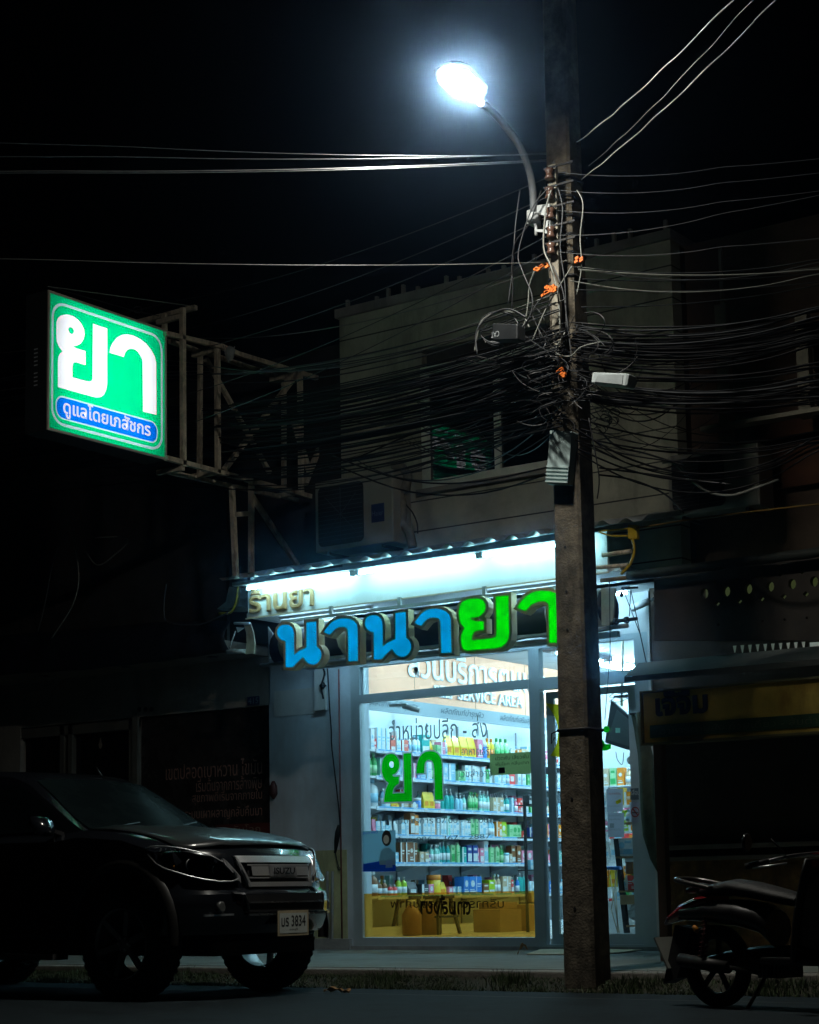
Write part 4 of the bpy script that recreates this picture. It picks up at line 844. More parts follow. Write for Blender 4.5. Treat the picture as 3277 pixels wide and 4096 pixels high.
# pierced vent blocks lit from behind
vb=thing('vent_grille',P(1600,1270,'y',15.85),'pierced block grille with dim yellow-green light behind it, upper right','grille')
cV=CR(2300,2200,1.7656,'y',15.85)
g=MB(); 
pts=[]
glow=emis('dim_room_light',(.26,.34,.10),.10)
holes=[]
for i in range(6): holes.append(('o',915+155*i,308-17*i,28)); holes.append(('d',1003+157*i,380-17*i,22)); holes.append(('d',985+155*i,228-17*i,14))
for i in range(5): holes.append(('t',1012+157*i,530-12*i,12))
back=MB(); a=cV(860,600); b2=cV(2200,120); 
outer=[cV(560,160),cV(2300,0),cV(2300,640),cV(560,640)]
hl=[]
for kd,x,y,r_ in holes:
    if kd=='o': hl.append([cV(x+r_*math.cos(q),y+r_*1.35*math.sin(q)) for q in [k*math.pi/5 for k in range(10)]])
    elif kd=='d': hl.append([cV(x+r_,y-3),cV(x+2,y+r_),cV(x-r_,y+2),cV(x-1,y-r_)])
    else: hl.append([cV(x+r_,y),cV(x-2,y+r_*.6),cV(x-r_,y-2),cV(x,y-r_)])
MB().prism(outer,(0,.06,0),hl).build('block_screen',M['dark'],vb)
MB().quad(cV(840,150)+Vector((0,.25,0)),cV(2290,10)+Vector((0,.25,0)),cV(2290,600)+Vector((0,.25,0)),cV(840,600)+Vector((0,.25,0))).build('lit_backing',glow,vb)
# serrated lit gap and pale card
g=MB(); 
for i in range(10):
    x=1130+54*i; y=705-3*i; h_=48+ (i%3)*5
    g.sheet([cV(x-14,y-28),cV(x+12,y-30),cV(x+4,y+h_-28),cV(x-3,y+h_-28)])
tag(g.build('lit_gap',emis('lit_gap',(.28,.40,.30),.13),recalc=False),'row of narrow tapering gaps lit from inside above the grey tin roof','light')
g=MB(); g.prism([cV(*p)+Vector((0,-.02,0)) for p in ((1665,655),(1800,648),(1800,775),(1690,775),(1685,720),(1668,720))],(0,.01,0)); tag(g.build('lit_opening',emis('lit_opening',(.30,.42,.36),.28)),'small pale green lit opening at the right edge of the picture','window')
# tin roof over yellow sign
g=MB(); 
a=P(1308,1437,'y',14.4); q=[Vector((a.x,14.46,2.565)),Vector((-4.5,14.46,2.565)),Vector((-4.5,15.4,2.80)),Vector((-8.3,15.4,2.80))]
g.prism(q,(0,0,.05)); tag(g.build('tin_roof',mat('grey_tin',(.12,.13,.12),.7,.0,.25,3)),'grey tin lean-to roof above the yellow shop sign','roof')
# yellow sign
ys=thing('yellow_sign',(-7,14.5,2.02),'unlit yellow shop sign with dark blue Thai lettering and a green strip','sign')
MB().box(-7.78,-4.6,14.5,14.62,2.02,2.46).build('sign_box',mat('yellow_panel',(.62,.45,.09),.5,0,.25,3,stain=(.25,.12,.01),stscale=1.5),ys)
MB().box(-7.72,-5.6,14.49,14.498,2.06,2.17).build('green_strip',mat('green_strip',(.02,.07,.035),.5,0,.2,4),ys)
g=MB(); g.box(-7.80,-4.6,14.47,14.63,2.455,2.475); g.box(-7.80,-4.6,14.47,14.63,2.0,2.02); g.box(-7.80,-7.78,14.47,14.63,2.02,2.455); g.build('sign_frame',mat('olive_frame',(.14,.13,.06),.5,0,.2,5),ys)
cZ=CR(2300,2200,1.7656,'y',14.49)
a=cZ(572,1175); b2=cZ(942,1160); text('lettering','เจ๊จิ๋ม',mat('navy_letter',(.012,.014,.035),.5),Vector((a.x,14.49,a.z-.005)),Vector((b2.x-a.x,0,0)),Vector((0,0,.235)),ys,ext=.006,bold=.045)
text('caption','อาหารตามสั่ง ก๋วยเตี๋ยว - ส้มตำไก่ย่าง',mat('dull_cream',(.10,.13,.08),.6),Vector((-7.62,14.485,2.085)),Vector((1.75,0,0)),Vector((0,0,.065)),ys,ext=0)
# posts below sign
g=MB(); g.box(-7.7,-7.62,14.5,14.58,ZS,2.0); tag(g.build('sign_post',M['brown']),'brown timber post holding the yellow sign','post')
# ================================================================ AIR CONDITIONERS
def aircon(c,w_,h,d_,label,badge=None):
    t=thing('air_conditioner',c,label,'air conditioner')
    x,y,z=c
    MB().box(x-w_/2,x+w_/2,y,y+d_,z,z+h).build('casing',M['acpaint'],t,bevel=.015)
    fx=x-w_*.16; rr=[Vector((fx-w_*.29+a,y-.012,z+h*.07+b3)) for a,b3 in rrect(w_*.58,h*.84,.06)]
    MB().prism(rr,(0,.01,0)).build('fan_opening',M['grille'],t)
    g=MB()
    for k in range(1,14): zz_=z+h*.08+h*.82*k/14; g.bar((fx-w_*.285,y-.016,zz_),(fx+w_*.285,y-.016,zz_),.004,.004)
    for k in range(4): 
        an=k*math.pi/4; rr2=h*.38; g.bar((fx-rr2*math.cos(an),y-.014,z+h*.49-rr2*math.sin(an)),(fx+rr2*math.cos(an),y-.014,z+h*.49+rr2*math.sin(an)),.005,.005)
    g.build('wire_guard',mat('guard_wire',(.10,.11,.11),.5,.3),t)
    g=MB()
    for k in range(4): g.add([(fx,y-.005,z+h*.49)]+[(fx+h*.34*math.cos(k*1.57+s),y-.006,z+h*.49+h*.34*math.sin(k*1.57+s)) for s in (0,.25,.5,.75)],[(0,1,2),(0,2,3),(0,3,4)])
    g.build('fan_blade',mat('fan_blade',(.07,.075,.075),.5),t,recalc=False)
    if badge:
        bx=x+w_*.31; MB().box(bx-.085,bx+.085,y-.006,y-.001,z+h*.30,z+h*.30+.2).build('badge',mat('haier_blue',(.008,.010,.10),.4,0,.1,5),t)
        text('badge_lettering',badge,mat('badge_letter',(.16,.18,.30),.4),Vector((bx-.075,y-.0075,z+h*.30+.07)),Vector((.15,0,0)),Vector((0,0,.055)),t,ext=0)
    for s in (-.35,.35): MB().bar((x+s*w_,y+.02,z-.02),(x+s*w_,YU,z-.02),.03).build('bracket',M['grille'],t)
    return t
aircon((-12.0,15.92,4.47),1.06,.79,.34,'large outdoor air conditioner with a blue badge, left of the upper window','Haier')
aircon((-7.72,15.92,4.30),.95,.60,.32,'smaller outdoor air conditioner at the right with a pale end panel')
# lagged pipes beside the left unit
cI=CR(1150,1800,1.4375,'y',16.1)
g=MB(); g.tube(catmull([cI(610,90),cI(660,100),cI(690,150),cI(680,215),cI(650,245),cI(665,330),cI(660,420),cI(700,470),cI(720,560)]),[.05]*33,8); tag(g.build('lagged_pipe',mat('pipe_lagging',(.22,.21,.17),.8,0,.4,12,.3,40)),'thick lagged refrigerant pipe curling down beside the left air conditioner','pipe')
g=MB(); g.tube(catmull([cI(665,260),cI(680,310),cI(720,360),cI(745,420),cI(750,480)]),.008,5); tag(g.build('drain_tube',M['wire']),'thin dark drain tube on the cream wall under the window','tube')
# ================================================================ LIGHT BOX SIGN
LS=thing('lightbox_sign',(-13,13.2,5.24),'square green lightbox sign with huge white lettering and a blue pill strip','sign')
X0=-13.0; ya,yb,za,zb=12.357,14.038,5.243,6.634; TH=.30
g=MB(); g.box(X0-TH,X0-.005,ya,ya+.01,za,zb); g.box(X0-TH,X0-.005,yb-.01,yb,za,zb); g.box(X0-TH,X0-.005,ya+.01,yb-.01,za,za+.01); g.box(X0-TH,X0-.005,ya+.01,yb-.01,zb-.01,zb); g.box(X0-TH,X0-TH+.01,ya+.01,yb-.01,za+.01,zb-.01)
g.use(1)
for k in range(10):
    if k!=5: g.box(X0-TH+.12,X0-TH+.17,ya-.002,ya+.0,za+.62-.04*(k-5)*1.0,za+.632-.04*(k-5)*1.0) 
bx=g.build('box_casing',[mat('casing_inner',(.03,.035,.035),.6,0,.2,5),MATS['white_letter']],LS)
tr_=mat('trim_frame',(.60,.56,.48),.5,.1,.1,6)
g=MB(); w_=.024
g.box(X0-.004,X0+.012,ya,yb,zb-w_,zb); g.box(X0-.004,X0+.012,ya,yb,za,za+w_); g.box(X0-.004,X0+.012,ya,ya+w_,za+w_,zb-w_); g.box(X0-.004,X0+.012,yb-w_,yb,za+w_,zb-w_); g.build('frame',tr_,LS)
# lamps inside the box
itm=emis('box_lamp',(.88,.97,1.0),8.2)
for k,z in enumerate((5.40,5.67,5.94,6.21,6.48)): MB().tube([(X0-.24,ya+.16,z),(X0-.24,yb-.16,z)],.032,8).build('inner_tube',itm,LS)
mg=translmat('green_film',(.0,.60,.22)); mw=translmat('white_film',(.95,.90,.93)); mbu=translmat('blue_film',(.0,.17,.85)); mrg=translmat('pale_film',(.45,.66,.66))
cX=CR(200,1200,3.75,'x',X0)
Ys=[(250,213),(340,235),(420,290),(480,365),(515,445),(523,520),(505,590),(465,650),(410,685),(345,690),(400,725),(535,765),(537,975),(480,962),(400,935),(355,938),(340,975),(338,1155),(450,1190),(580,1222),(620,1215),(638,1180),(640,900),(645,352),(750,390),(862,425),(860,900),(858,1260),(845,1350),(810,1420),(760,1458),(690,1462),(600,1440),(400,1385),(118,1305),(118,900),(125,850),(150,800),(187,772),(140,710),(105,640),(95,560),(97,330),(120,270),(160,230)]
Yh=[(275,440),(290,412),(315,407),(345,428),(358,465),(350,500),(325,508),(295,490)]
As=[(892,790),(905,720),(940,640),(1000,565),(1080,520),(1160,513),(1250,530),(1350,580),(1450,655),(1530,760),(1575,850),(1595,940),(1598,1300),(1600,1725),(1395,1672),(1393,1300),(1388,920),(1365,850),(1320,780),(1270,740),(1220,728),(1170,745),(1130,790),(1108,855)]
yl=[cX(*p) for p in Ys]; yh=[cX(*p) for p in Yh]; al=[cX(*p) for p in As]
pill=[Vector((X0,ya+.115+a,5.385+b3)) for a,b3 in rrect(1.44,.235,.1,7)]; pin=offset(pill,-.016,'x')
ring=[Vector((X0,ya+.055+a,za+.075+b3)) for a,b3 in rrect(1.575,1.235,.17,8)]; rin=offset(ring,-.028,'x')
edge=[Vector((X0,ya+.02,za+.02)),Vector((X0,yb-.02,za+.02)),Vector((X0,yb-.02,zb-.02)),Vector((X0,ya+.02,zb-.02))]
# the printed face is one flat sheet cut into coloured fields
g=MB(); g.sheet(edge,[ring]); g.sheet(rin,[yl,al,pill]); g.sheet(yh); fp=g.build('green_field',mg,LS,recalc=False)
MB().sheet(yl,[yh]).build('white_letter',mw,LS,recalc=False); MB().sheet(al).build('white_letter',mw,LS,recalc=False)
MB().sheet(ring,[rin]).build('border_line',mrg,LS,recalc=False); MB().sheet(pill,[pin]).build('pill_outline',mrg,LS,recalc=False)
MB().sheet(pin).build('blue_pill',mbu,LS,recalc=False)
cx1=CR(0,1000,1.2321,'x',X0+.002); a=cx1(312,800); b2=cx1(742,915)
text('pill_lettering','ดูแลโดยเภสัชกร',emis('lit_white_film',(.85,.80,.9),.9),Vector((X0+.002,a.y,5.405)),Vector((0,b2.y-a.y,0)),Vector((0,0,.20)),LS,ext=.001,bold=.018)
# stay wire from sign corner
st=[P(100,603,'x',-13.0),P(410,645,'x',-12.9)]
g=MB(); g.tube([st[0],st[1]],.005,4); tag(g.build('stay_wire',M['wirel']),'thin stay wire from the sign top corner to the steel frame','wire')
g=MB(); g.tube([P(100,603,'x',-13.3),P(285,655,'x',-13.3),P(335,665,'x',-13.1)],.005,4); g.tube([P(290+10*math.cos(i),652+7*math.sin(i),'x',-13.3) for i in [k*.7 for k in range(9)]],.006,4,closed=True); tag(g.build('stay_wire',M['wireg']),'second stay wire with a coiled loop behind the sign top','wire')
# ================================================================ STEEL FRAME holding the sign
T=thing('steel_frame',(-13,15.2,4.1),'rusty steel lattice frame carrying the lightbox sign out from the wall','frame')
cK=lambda x,y,X=-12.98: PF(600+x/1.875,1200+y/1.875,'x',X)
XA,XB=-12.98,-13.33
mem=0
def member(a,b2,X=XA,w_=.05,XX=None,label=None):
    MB().bar(cK(*a,X=X),cK(*b2,X=X if XX is None else XX),w_,w_).build('strut',M['steel'],T)
for a,b2,X in (((245,60),(250,1250),XA),((505,370),(510,1300),XA),((110,250),(540,350),XA),((660,405),(1300,600),XA),((540,350),(660,405),XA),((120,1185),(740,1350),XA),((740,1350),(1205,1475),XA),((1090,570),(560,1270),XA),((1125,560),(1135,1440),XA),((1400,770),(1165,1380),XA),((1100,540),(1000,640),XA),((1075,900),(1200,1300),XA),
    ((108,100),(110,230),XB+.05),((378,390),(372,1340),XB+.05),((150,310),(370,385),XB+.05),((420,395),(950,575),XB+.05),((1005,620),(1005,1400),XB+.05),((140,1290),(970,1475),XB+.05),((420,440),(900,1300),XB+.05),((1000,1470),(1200,1535),XB+.05)):
    member(a,b2,X,.05 if X==XA else .045)
# cross pieces in X
def cross(a,b2): MB().bar(a,b2,.05,.05).build('cross_strut',M['steel'],T)
cross(cK(345,55),cK(345,55)+Vector((-.9,0,-.0))); 
for q in ((245,120),(250,1260),(510,370),(510,1290),(1090,560),(1130,1440)): c=cK(*q); cross(c,c+Vector((-.36,0,0)))
# legs down to the canopy
for a,b2 in (((615,1400),(645,2070)),((760,1370),(760,2045)),((625,1610),(770,1600)),((765,1470),(1105,1990))):
    MB().bar(cK(*a),cK(*b2),.05,.05).build('leg_strut',M['steel'],T)
# plastic bag tied on the frame
g=MB(); c=cK(600,400,X=-12.93); rows=[]
for i in range(6):
    r_=[.02,.05,.06,.05,.035,.008][i]; rows.append([c+Vector((r_*math.cos(j*.785)*(1+.3*math.sin(3*j+i)),r_*math.sin(j*.785),-.03*i*1.1+.08)) for j in range(8)])
g.grid(rows,sm=False,closed=True); g.tube([cK(550,340,X=-12.93),cK(570,420,X=-12.92),cK(590,470,X=-12.92)],.006,4); g.tube([c+Vector((.05*math.cos(k),.06*math.sin(k),.05+.03*math.sin(2*k))) for k in [i*.6 for i in range(10)]],.005,4); tag(g.build('tied_bag',mat('bag_clear',(.35,.38,.38),.4)),'grey plastic bag tied to the steel frame joint','bag')
# ================================================================ UTILITY POLE
PX0,PX1,PY0,PY1=-7.40,-7.13,12.37,12.64
UP=thing('utility_pole',((PX0+PX1)/2,12.5,0),'tall square concrete utility pole with graffiti and stains in front of the pharmacy','pole')
def psec(z):
    k=1-z/9.6*.28; cx,cy=(PX0+PX1)/2,(PY0+PY1)/2; h_=.137*k; c=.022; dx=-.010*z
    return [Vector((cx+dx*.0+a,cy+b3,z)) for a,b3 in ((-h_+c,-h_),(h_-c,-h_),(h_,-h_+c),(h_,h_-c),(h_-c,h_),(-h_+c,h_),(-h_,h_-c),(-h_,-h_+c))]
g=MB(); g.grid([psec(z) for z in [i*.4 for i in range(25)]],sm=False,closed=True); g.build('shaft',M['pole'],UP)
g=MB()
for z in (.62,1.45,2.75,3.05,3.4): g.lathe([(.012,0),(.012,.003)],(PX0+.12,PY0+z*.004-.0035,z),8,(0,-1,0))
g.build('bolt_hole',M['black'],UP)
c0=psec(1.98); g=MB(); 
ring_=[p+(p-Vector((-7.265,12.505,1.98))).normalized()*.008 for p in c0]; g.tube(ring_,.012,5,closed=True); g.tube([ring_[7],ring_[7]+Vector((-.05,-.01,-.02)),ring_[7]+Vector((-.06,0,-.1)),ring_[7]+Vector((-.03,0,-.05))],.006,4); g.build('wire_band',M['black'],UP)
gf=mat('graffiti_red',(.17,.05,.04),.8,0,.7,18)
g=MB(); zc=1.28
for k in range(7):
    x=PX0+.02+k*.033; g.box(x,x+.018,PY0-.0005+zc*.004,PY0+.003+zc*.004,zc-.06+.03*math.sin(k*2),zc+.07-.02*math.cos(k*3))
g.box(PX0+.015,PX0+.24,PY0-.0005+zc*.004,PY0+.003+zc*.004,zc+.075,zc+.09); g.build('graffiti',gf,UP)
# insulator rack: steel strap with spools
IR=thing('insulator_rack',P(1165,450,'y',12.2),'vertical steel rack with brown spool insulators on the pole','insulator rack')
sy=12.22; 
zA=P(1160,345,'y',sy); zB=P(1172,760,'y',sy)
MB().bar(Vector((zA.x,sy+.03,zA.z)),Vector((zA.x,sy+.03,zB.z)),.07,.03,up=(0,1,0)).build('rack_strap',mat('pale_strap',(.30,.28,.22),.7,0,.4,9,stain=(.12,.1,.08),stscale=6),IR)
for k,y in enumerate((365,405,448,488,522)):
    c=P(1161+k*2,y,'y',sy-.03); MB().lathe([(.03,-.045),(.042,-.035),(.028,-.01),(.028,.01),(.042,.035),(.03,.045)],Vector((zA.x,c.y,c.z)),12).build('insulator',M['ceramic'],IR)
    MB().bar((zA.x-.05,c.y,c.z+.05),(zA.x+.22,c.y,c.z+.05),.015).build('rack_arm',M['black'],IR)
for k,y in enumerate((370,410,452,492,530,580)):
    c=psec(P(1200,y,'y',12.4).z); 
    o=MB().tube([p+(p-Vector((-7.265,12.505,p.z))).normalized()*.006 for p in c],.012,5,closed=True).build('pole_band',M['black'],UP)
# brackets, switch boxes near the lamp arm
sbx=thing('lamp_bracket',P(1138,450,'y',12.2),'white clamp bracket and control box holding the lamp arm','bracket')
cU=CR(1950,600,3.3170,'y',12.18)
for k,pts in enumerate((((600,740),(820,705),(828,850),(750,870),(610,830)),((520,800),(600,770),(610,980),(520,980)),((780,930),(830,920),(838,1115),(760,1105)))):
    MB().prism([cU(*p) for p in pts],(0,.08 if k==0 else .12,0)).build(['clamp_plate','control_box','lower_box'][k],M['pvc'],sbx,bevel=.005)
MB().tube([cU(605,850),cU(612,945)],.05,12).build('photocell',M['pvc'],sbx)
MB().tube([cU(640,980),cU(648,1130)],.012,6).build('bracket_bolt',M['pvc'],sbx); MB().bar(cU(650,1070),cU(760,1075),.02).build('bracket_arm',M['pvc'],sbx)
# ================================================================ STREET LAMP
SL=thing('street_lamp',P(1122,420,'y',12.15),'street lamp on a curved arm, its head blazing white above the pharmacy','street lamp')
aX=P(1125,440,'y',12.2).x
arm=[P(1124,450,'y',12.18),P(1122,400,'y',12.15)]
for (x,y,yy) in ((1112,350,12.05),(1090,300,11.85),(1058,258,11.6),(1030,228,11.35),(1012,216,11.15)): arm.append(P(x,y,'y',yy))
arm=catmull(arm,4); MB().tube(arm,.029,10).build('arm',mat('galvanised',(.12,.13,.14),.6,.2,.2,6),SL)
hc=P(985,182,'y',10.95); e=arm[-1]
dh=(hc-e); dh=Vector((dh.x,dh.y,dh.z*.50)).normalized(); side=dh.cross(Vector((0,0,1))).normalized(); upv=side.cross(dh)
# lamp head: tapered housing, glass facing the road
hp=e+dh*.02; Lh=.62
g=MB()
secs=[(-.04,.038,.036),(.0,.045,.04),(.05,.09,.06),(.12,.135,.07),(.40,.145,.065),(.48,.11,.05),(.52,.05,.02)]
rows=[]
for t_,w2,h2 in secs:
    c=hp+dh*t_; rows.append([c+side*w2*math.cos(a)+upv*(h2*math.sin(a) if math.sin(a)>0 else h2*.25*math.sin(a))+upv*.02 for a in [k*math.pi/6 for k in range(12)]])
g.grid(rows,closed=True); g.build('housing',MATS['galvanised'],SL)
g=MB(); c=hp+dh*.27-upv*.004; rows=[]
for q_,dz_ in ((1,0),(.93,.020),(.75,.034),(.45,.042),(.12,.045)):
    rows.append([c+(dh*a+side*b3)*q_-upv*dz_ for a,b3 in ((-.17,-.06),(-.13,-.105),(.0,-.125),(.13,-.125),(.19,-.08),(.20,0),(.19,.08),(.13,.125),(0,.125),(-.13,.105),(-.17,.06),(-.18,0))])
g.grid(rows,closed=True); g.add([rows[-1][k] for k in range(12)],[tuple(range(12))])
lg=g.build('lamp_glass',emis('lamp_glass',(1.0,.97,.86),560.0),SL,recalc=False)
mlg=lg.data.materials[0]; tn=mlg.node_tree; ge=tn.nodes.new('ShaderNodeNewGeometry'); iv=tn.nodes.new('ShaderNodeMath'); iv.operation='MULTIPLY_ADD'; iv.inputs[1].default_value=-560; iv.inputs[2].default_value=560
tn.links.new(ge.outputs['Backfacing'],iv.inputs[0]); tn.links.new(iv.outputs[0],tn.nodes['Principled BSDF'].inputs['Emission Strength'])
lg.data.update()
if (lg.data.polygons[-1].normal.dot(upv))>0: lg.data.flip_normals()
# ================================================================ POLE-MOUNTED BOXES
t=thing('meter_cabinet',P(1178,960,'y',12.25),'tall teal-grey cabinet strapped to the left side of the pole','cabinet')
cc_=[P(1158,906,'y',12.3),P(1204,908,'y',12.3),P(1196,1020,'y',12.3),P(1149,1018,'y',12.3)]
MB().prism(cc_,(0,.12,0)).build('body',mat('cabinet_grey',(.42,.54,.54),.45,0,.15,4),t,bevel=.006)
g=MB()
for k in range(5): a=cc_[3].lerp(cc_[0],.04+.07*k); b2=cc_[2].lerp(cc_[1],.04+.07*k); g.bar(a+Vector((0,-.004,0)),b2+Vector((0,-.004,0)),.012,.012)
g.build('louvre',MATS['cabinet_grey'],t)
t=thing('metal_box',P(1284,797,'y',12.1),'slanting pale rounded metal box hung on cables right of the pole','box')
q=[P(1246,783,'y',11.95),P(1326,786,'y',11.95),P(1321,814,'y',11.95),P(1243,806,'y',11.95)]
MB().prism(q,(0,.13,0)).build('body',mat('box_grey',(.42,.47,.48),.4,0,.12,4),t,bevel=.02)
MB().prism([q[0].lerp(q[2],.2)+Vector((0,-.004,0)),q[1].lerp(q[3],.16)+Vector((0,-.004,0)),q[2].lerp(q[0],.14)+Vector((0,-.004,0)),q[3].lerp(q[1],.12)+Vector((0,-.004,0))],(0,.003,0)).build('cover',mat('box_cover',(.36,.40,.41),.35),t)
t=thing('splice_closure',P(1062,697,'y',12.1),'black cable splice box with small pale lettering hanging in the cables','splice box')
q=[P(1036,680,'y',12.0),P(1090,682,'y',12.0),P(1090,714,'y',12.0),P(1036,716,'y',12.0)]; MB().prism(q,(0,.12,0)).build('body',mat('closure_black',(.012,.014,.016),.45,0,.2,6),t,bevel=.01)
a=P(1049,702,'y',11.995); b2=P(1034,700,'y',11.995); text('lettering','CAT',mat('pale_print',(.30,.33,.35),.5),P(1051,696,'y',11.993),Vector((-.075,0,0)),Vector((0,0,-.045)),t,ext=0)
# orange clips
for k,(x,y) in enumerate(((1163,610),(1150,618),(1135,564),(1146,560),(1219,546),(1183,780),(1185,790),(1158,606))):
    c=P(x,y,'y',12.05); g=MB()
    for j in range(4): g.obox(c+Vector((rnd.uniform(-.03,.03),0,rnd.uniform(-.015,.015))),(.014,0,.005),(0,.012,0),(-.002,0,.009))
    tag(g.build('cable_clip',M['orange']),'orange plastic cable clip in the tangle on the pole','clip','orange cable clips on the pole')
# ================================================================ CABLES
NC=0
def nth(i):
    W=['topmost','second','third','fourth','fifth','sixth','seventh','eighth','ninth','tenth','eleventh','twelfth']
    return W[i]+(' from the top' if i else '') if i<12 else f'{i+1}'+('st' if i%10==0 and i!=10 else 'nd' if i%10==1 and i!=11 else 'rd' if i%10==2 and i!=12 else 'th')+' from the top'
def cable(pts,r_,m_,label,group,k=5,n=5):
    global NC; NC+=1
    g=MB(); g.tube(catmull(pts,k),r_,n); return tag(g.build('overhead_cable',m_),label,'cable',group)
def span(a,b2,sag,n=6,ext=0,end=None):
    # hanging line; it runs on past b2 (by ext lengths, or to end) without a kink
    a=Vector(a);b2=Vector(b2); o=[a.lerp(b2,i/n)-Vector((0,0,sag*4*(i/n)*(1-i/n))) for i in range(n+1)]
    if end is not None:
        d=(o[-1]-o[-2]); e=Vector(end); L0=(e-b2).length; c1=b2+d.normalized()*L0*.35
        for i in range(1,9):
            t=i/8; o.append(b2*(1-t)**2+c1*2*t*(1-t)+e*t*t)
    if ext:
        for i in range(1,int(n*ext)+1):
            t=1+i/n; o.append(a+(b2-a)*t-Vector((0,0,sag*4*t*(1-t)*(.25 if t>1 else 1))))
    return o
# high bright wires to the left
for k,(ya_,yb_,r_) in enumerate(((325,308,.0025),(322,330,.003),(336,360,.0045),(339,364,.003),(552,546,.0024))):
    A_=P(1150,ya_,'y',12.25); Bq=P(60 if k>1 else 250,yb_,'y',7.5); Dq=Bq+(Bq-A_)*1.2
    cable(span(A_,Bq,.03,ext=1),r_,M['alw'] if k<4 else M['wirel'],['uppermost thin bright wire crossing left under the lamp','second thin bright wire crossing left under the lamp','thick bright twisted wire crossing left under the lamp','thin wire lying just under the thick bright one','lone pale wire crossing the black sky at mid height'][k],None)
# upper right diagonals
for k,(x0_,y0_,x1_,y1_,r_,m_) in enumerate(((1225,378,1640,-5,.0038,'wirel'),(1240,350,1590,-5,.0022,'wireg'),(1215,300,1548,-5,.0036,'wirel'))):
    A_=P(x0_,y0_,'y',12.3); Bq=P(x1_,y1_,'y',7.5); pts=[A_.lerp(Bq,i/12)+Vector((0,0,-.035*math.sin(math.pi*i/12)+.005*math.sin(i*2.3+k))) for i in range(13)]
    cable(pts+[Bq+(Bq-A_)*.6],r_,M[m_],['pale twisted wire running up to the top right corner','thin grey wire between the two pale ones at top right','uppermost pale wire running up to the top right'][k],None)
# power lines: five insulator wires to both sides
pl=[(392,640,12),(428,718,0),(470,800,0),(505,850,0),(530,905,0)]
for k,(yp,yl_,_) in enumerate(((385,600,0),(425,688,0),(470,760,0),(500,905-90,0),(512,860,0))):
    A_=P(1162,[370,410,452,492,524][k],'y',12.17); Bq=P(360,[636,700,748,840,905][k]+0,'x',-14.5+.3*k); 
    cable(span(A_,Bq,.12,end=Vector((-26,15.3,Bq.z-.6))),.0042,M['wireg'],f'{["topmost","second","third","fourth","fifth"][k]} insulated line from the spool rack running down left',None)
    A2=P(1175,[362,400,443,495,530][k],'y',12.17); B2=P(1520,[352,385,425,450,520][k],'y',12.5); 
    cable(span(A2,B2,.05,ext=1.5),.003,M['wireg'],f'{["topmost","second","third","fourth","fifth"][k]} insulated line from the spool rack running right',None)
rn=random.Random(5)
def bundle(n,yr,yl,xr=1170,xl=400,YR=(12.0,12.35),XLr=(-14.9,-13.45),mats=('wire','wire','wireg'),rr=(.004,.009),lab='',grp='',sag=(.05,.3),conv=None):
    ts=sorted(rn.random() for _ in range(n)); lab0=lab
    for i in range(n):
        t_=ts[i]; lab=f'{lab0}, {nth(i)} at the pole'; y0_=yr[0]+(yr[1]-yr[0])*t_; y1_=yl[0]+(yl[1]-yl[0])*(t_*.7+rn.random()*.3)
        A_=P(xr+rn.uniform(-10,25),y0_,'y',rn.uniform(*YR)); Bq=P(xl+rn.uniform(-15,15),y1_,'x',rn.uniform(*XLr)); 
        Cq=Vector((-24,15.2+rn.random()*.25,Bq.z+(Bq.z-A_.z)*.5+rn.uniform(-.2,.1)))
        cable(span(A_,Bq,rn.uniform(*sag),5,end=Cq),rn.uniform(*rr),M[rn.choice(mats)],lab,grp,k=4,n=4)
# left side fan
bundle(7,(545,660),(690,830),lab='thin pale cable fanning down left',grp='upper pale cables to the left',mats=('wirel','wireg','alw'),rr=(.004,.007))
bundle(30,(690,740),(840,905),lab='dark cable of the dense upper left bunch',grp='dense left cable bunch',rr=(.004,.008),mats=('wire','wireg','wire'))
bundle(34,(730,835),(870,985),lab='black cable of the middle left bunch',grp='middle left cables',rr=(.005,.011),mats=('wire','wire','wireg'),sag=(.05,.25))
bundle(16,(830,900),(960,1040),lab='black cable of the lower left bunch',grp='lower left cables',rr=(.004,.009),mats=('wire',),sag=(.05,.3))
# right side
def rb(n,yr,yl,lab,grp,mats,rr,sag=(.02,.15),YE=(13.0,15.0)):
    ts=sorted(rn.random() for _ in range(n)); lab0=lab
    for i in range(n):
        t_=ts[i]; lab=f'{lab0}, {nth(i)} at the pole'; A_=P(1215+rn.uniform(-15,15),yr[0]+(yr[1]-yr[0])*t_,'y',rn.uniform(12.1,12.4)); Bq=P(1725,yl[0]+(yl[1]-yl[0])*(t_*.7+.3*rn.random()),'y',rn.uniform(*YE))
        cable(span(A_,Bq,rn.uniform(*sag),5,ext=1),rn.uniform(*rr),M[rn.choice(mats)],lab,grp,k=4,n=4)
rb(8,(560,690),(545,640),'thin pale cable running right','upper pale cables to the right',('wirel','wireg','alw'),(.004,.007))
rb(36,(680,765),(630,745),'dark cable of the dense right bunch','dense right cable bunch',('wire','wireg','wire'),(.004,.009))
rb(24,(760,850),(740,870),'black cable of the lower right bunch','lower right cables',('wire','wire','wireg'),(.005,.010))
rb(10,(880,960),(900,960),'black cable sagging right below the pale box','lowest right cables',('wire',),(.004,.008),sag=(.1,.35))
for (a,b2,c_,d_) in (((1200,905),(1300,1010),(1390,1040),(1480,1090)),((1215,980),(1300,990),(1370,1000),(1475,1015))):
    pass
SIDE=['left','right']
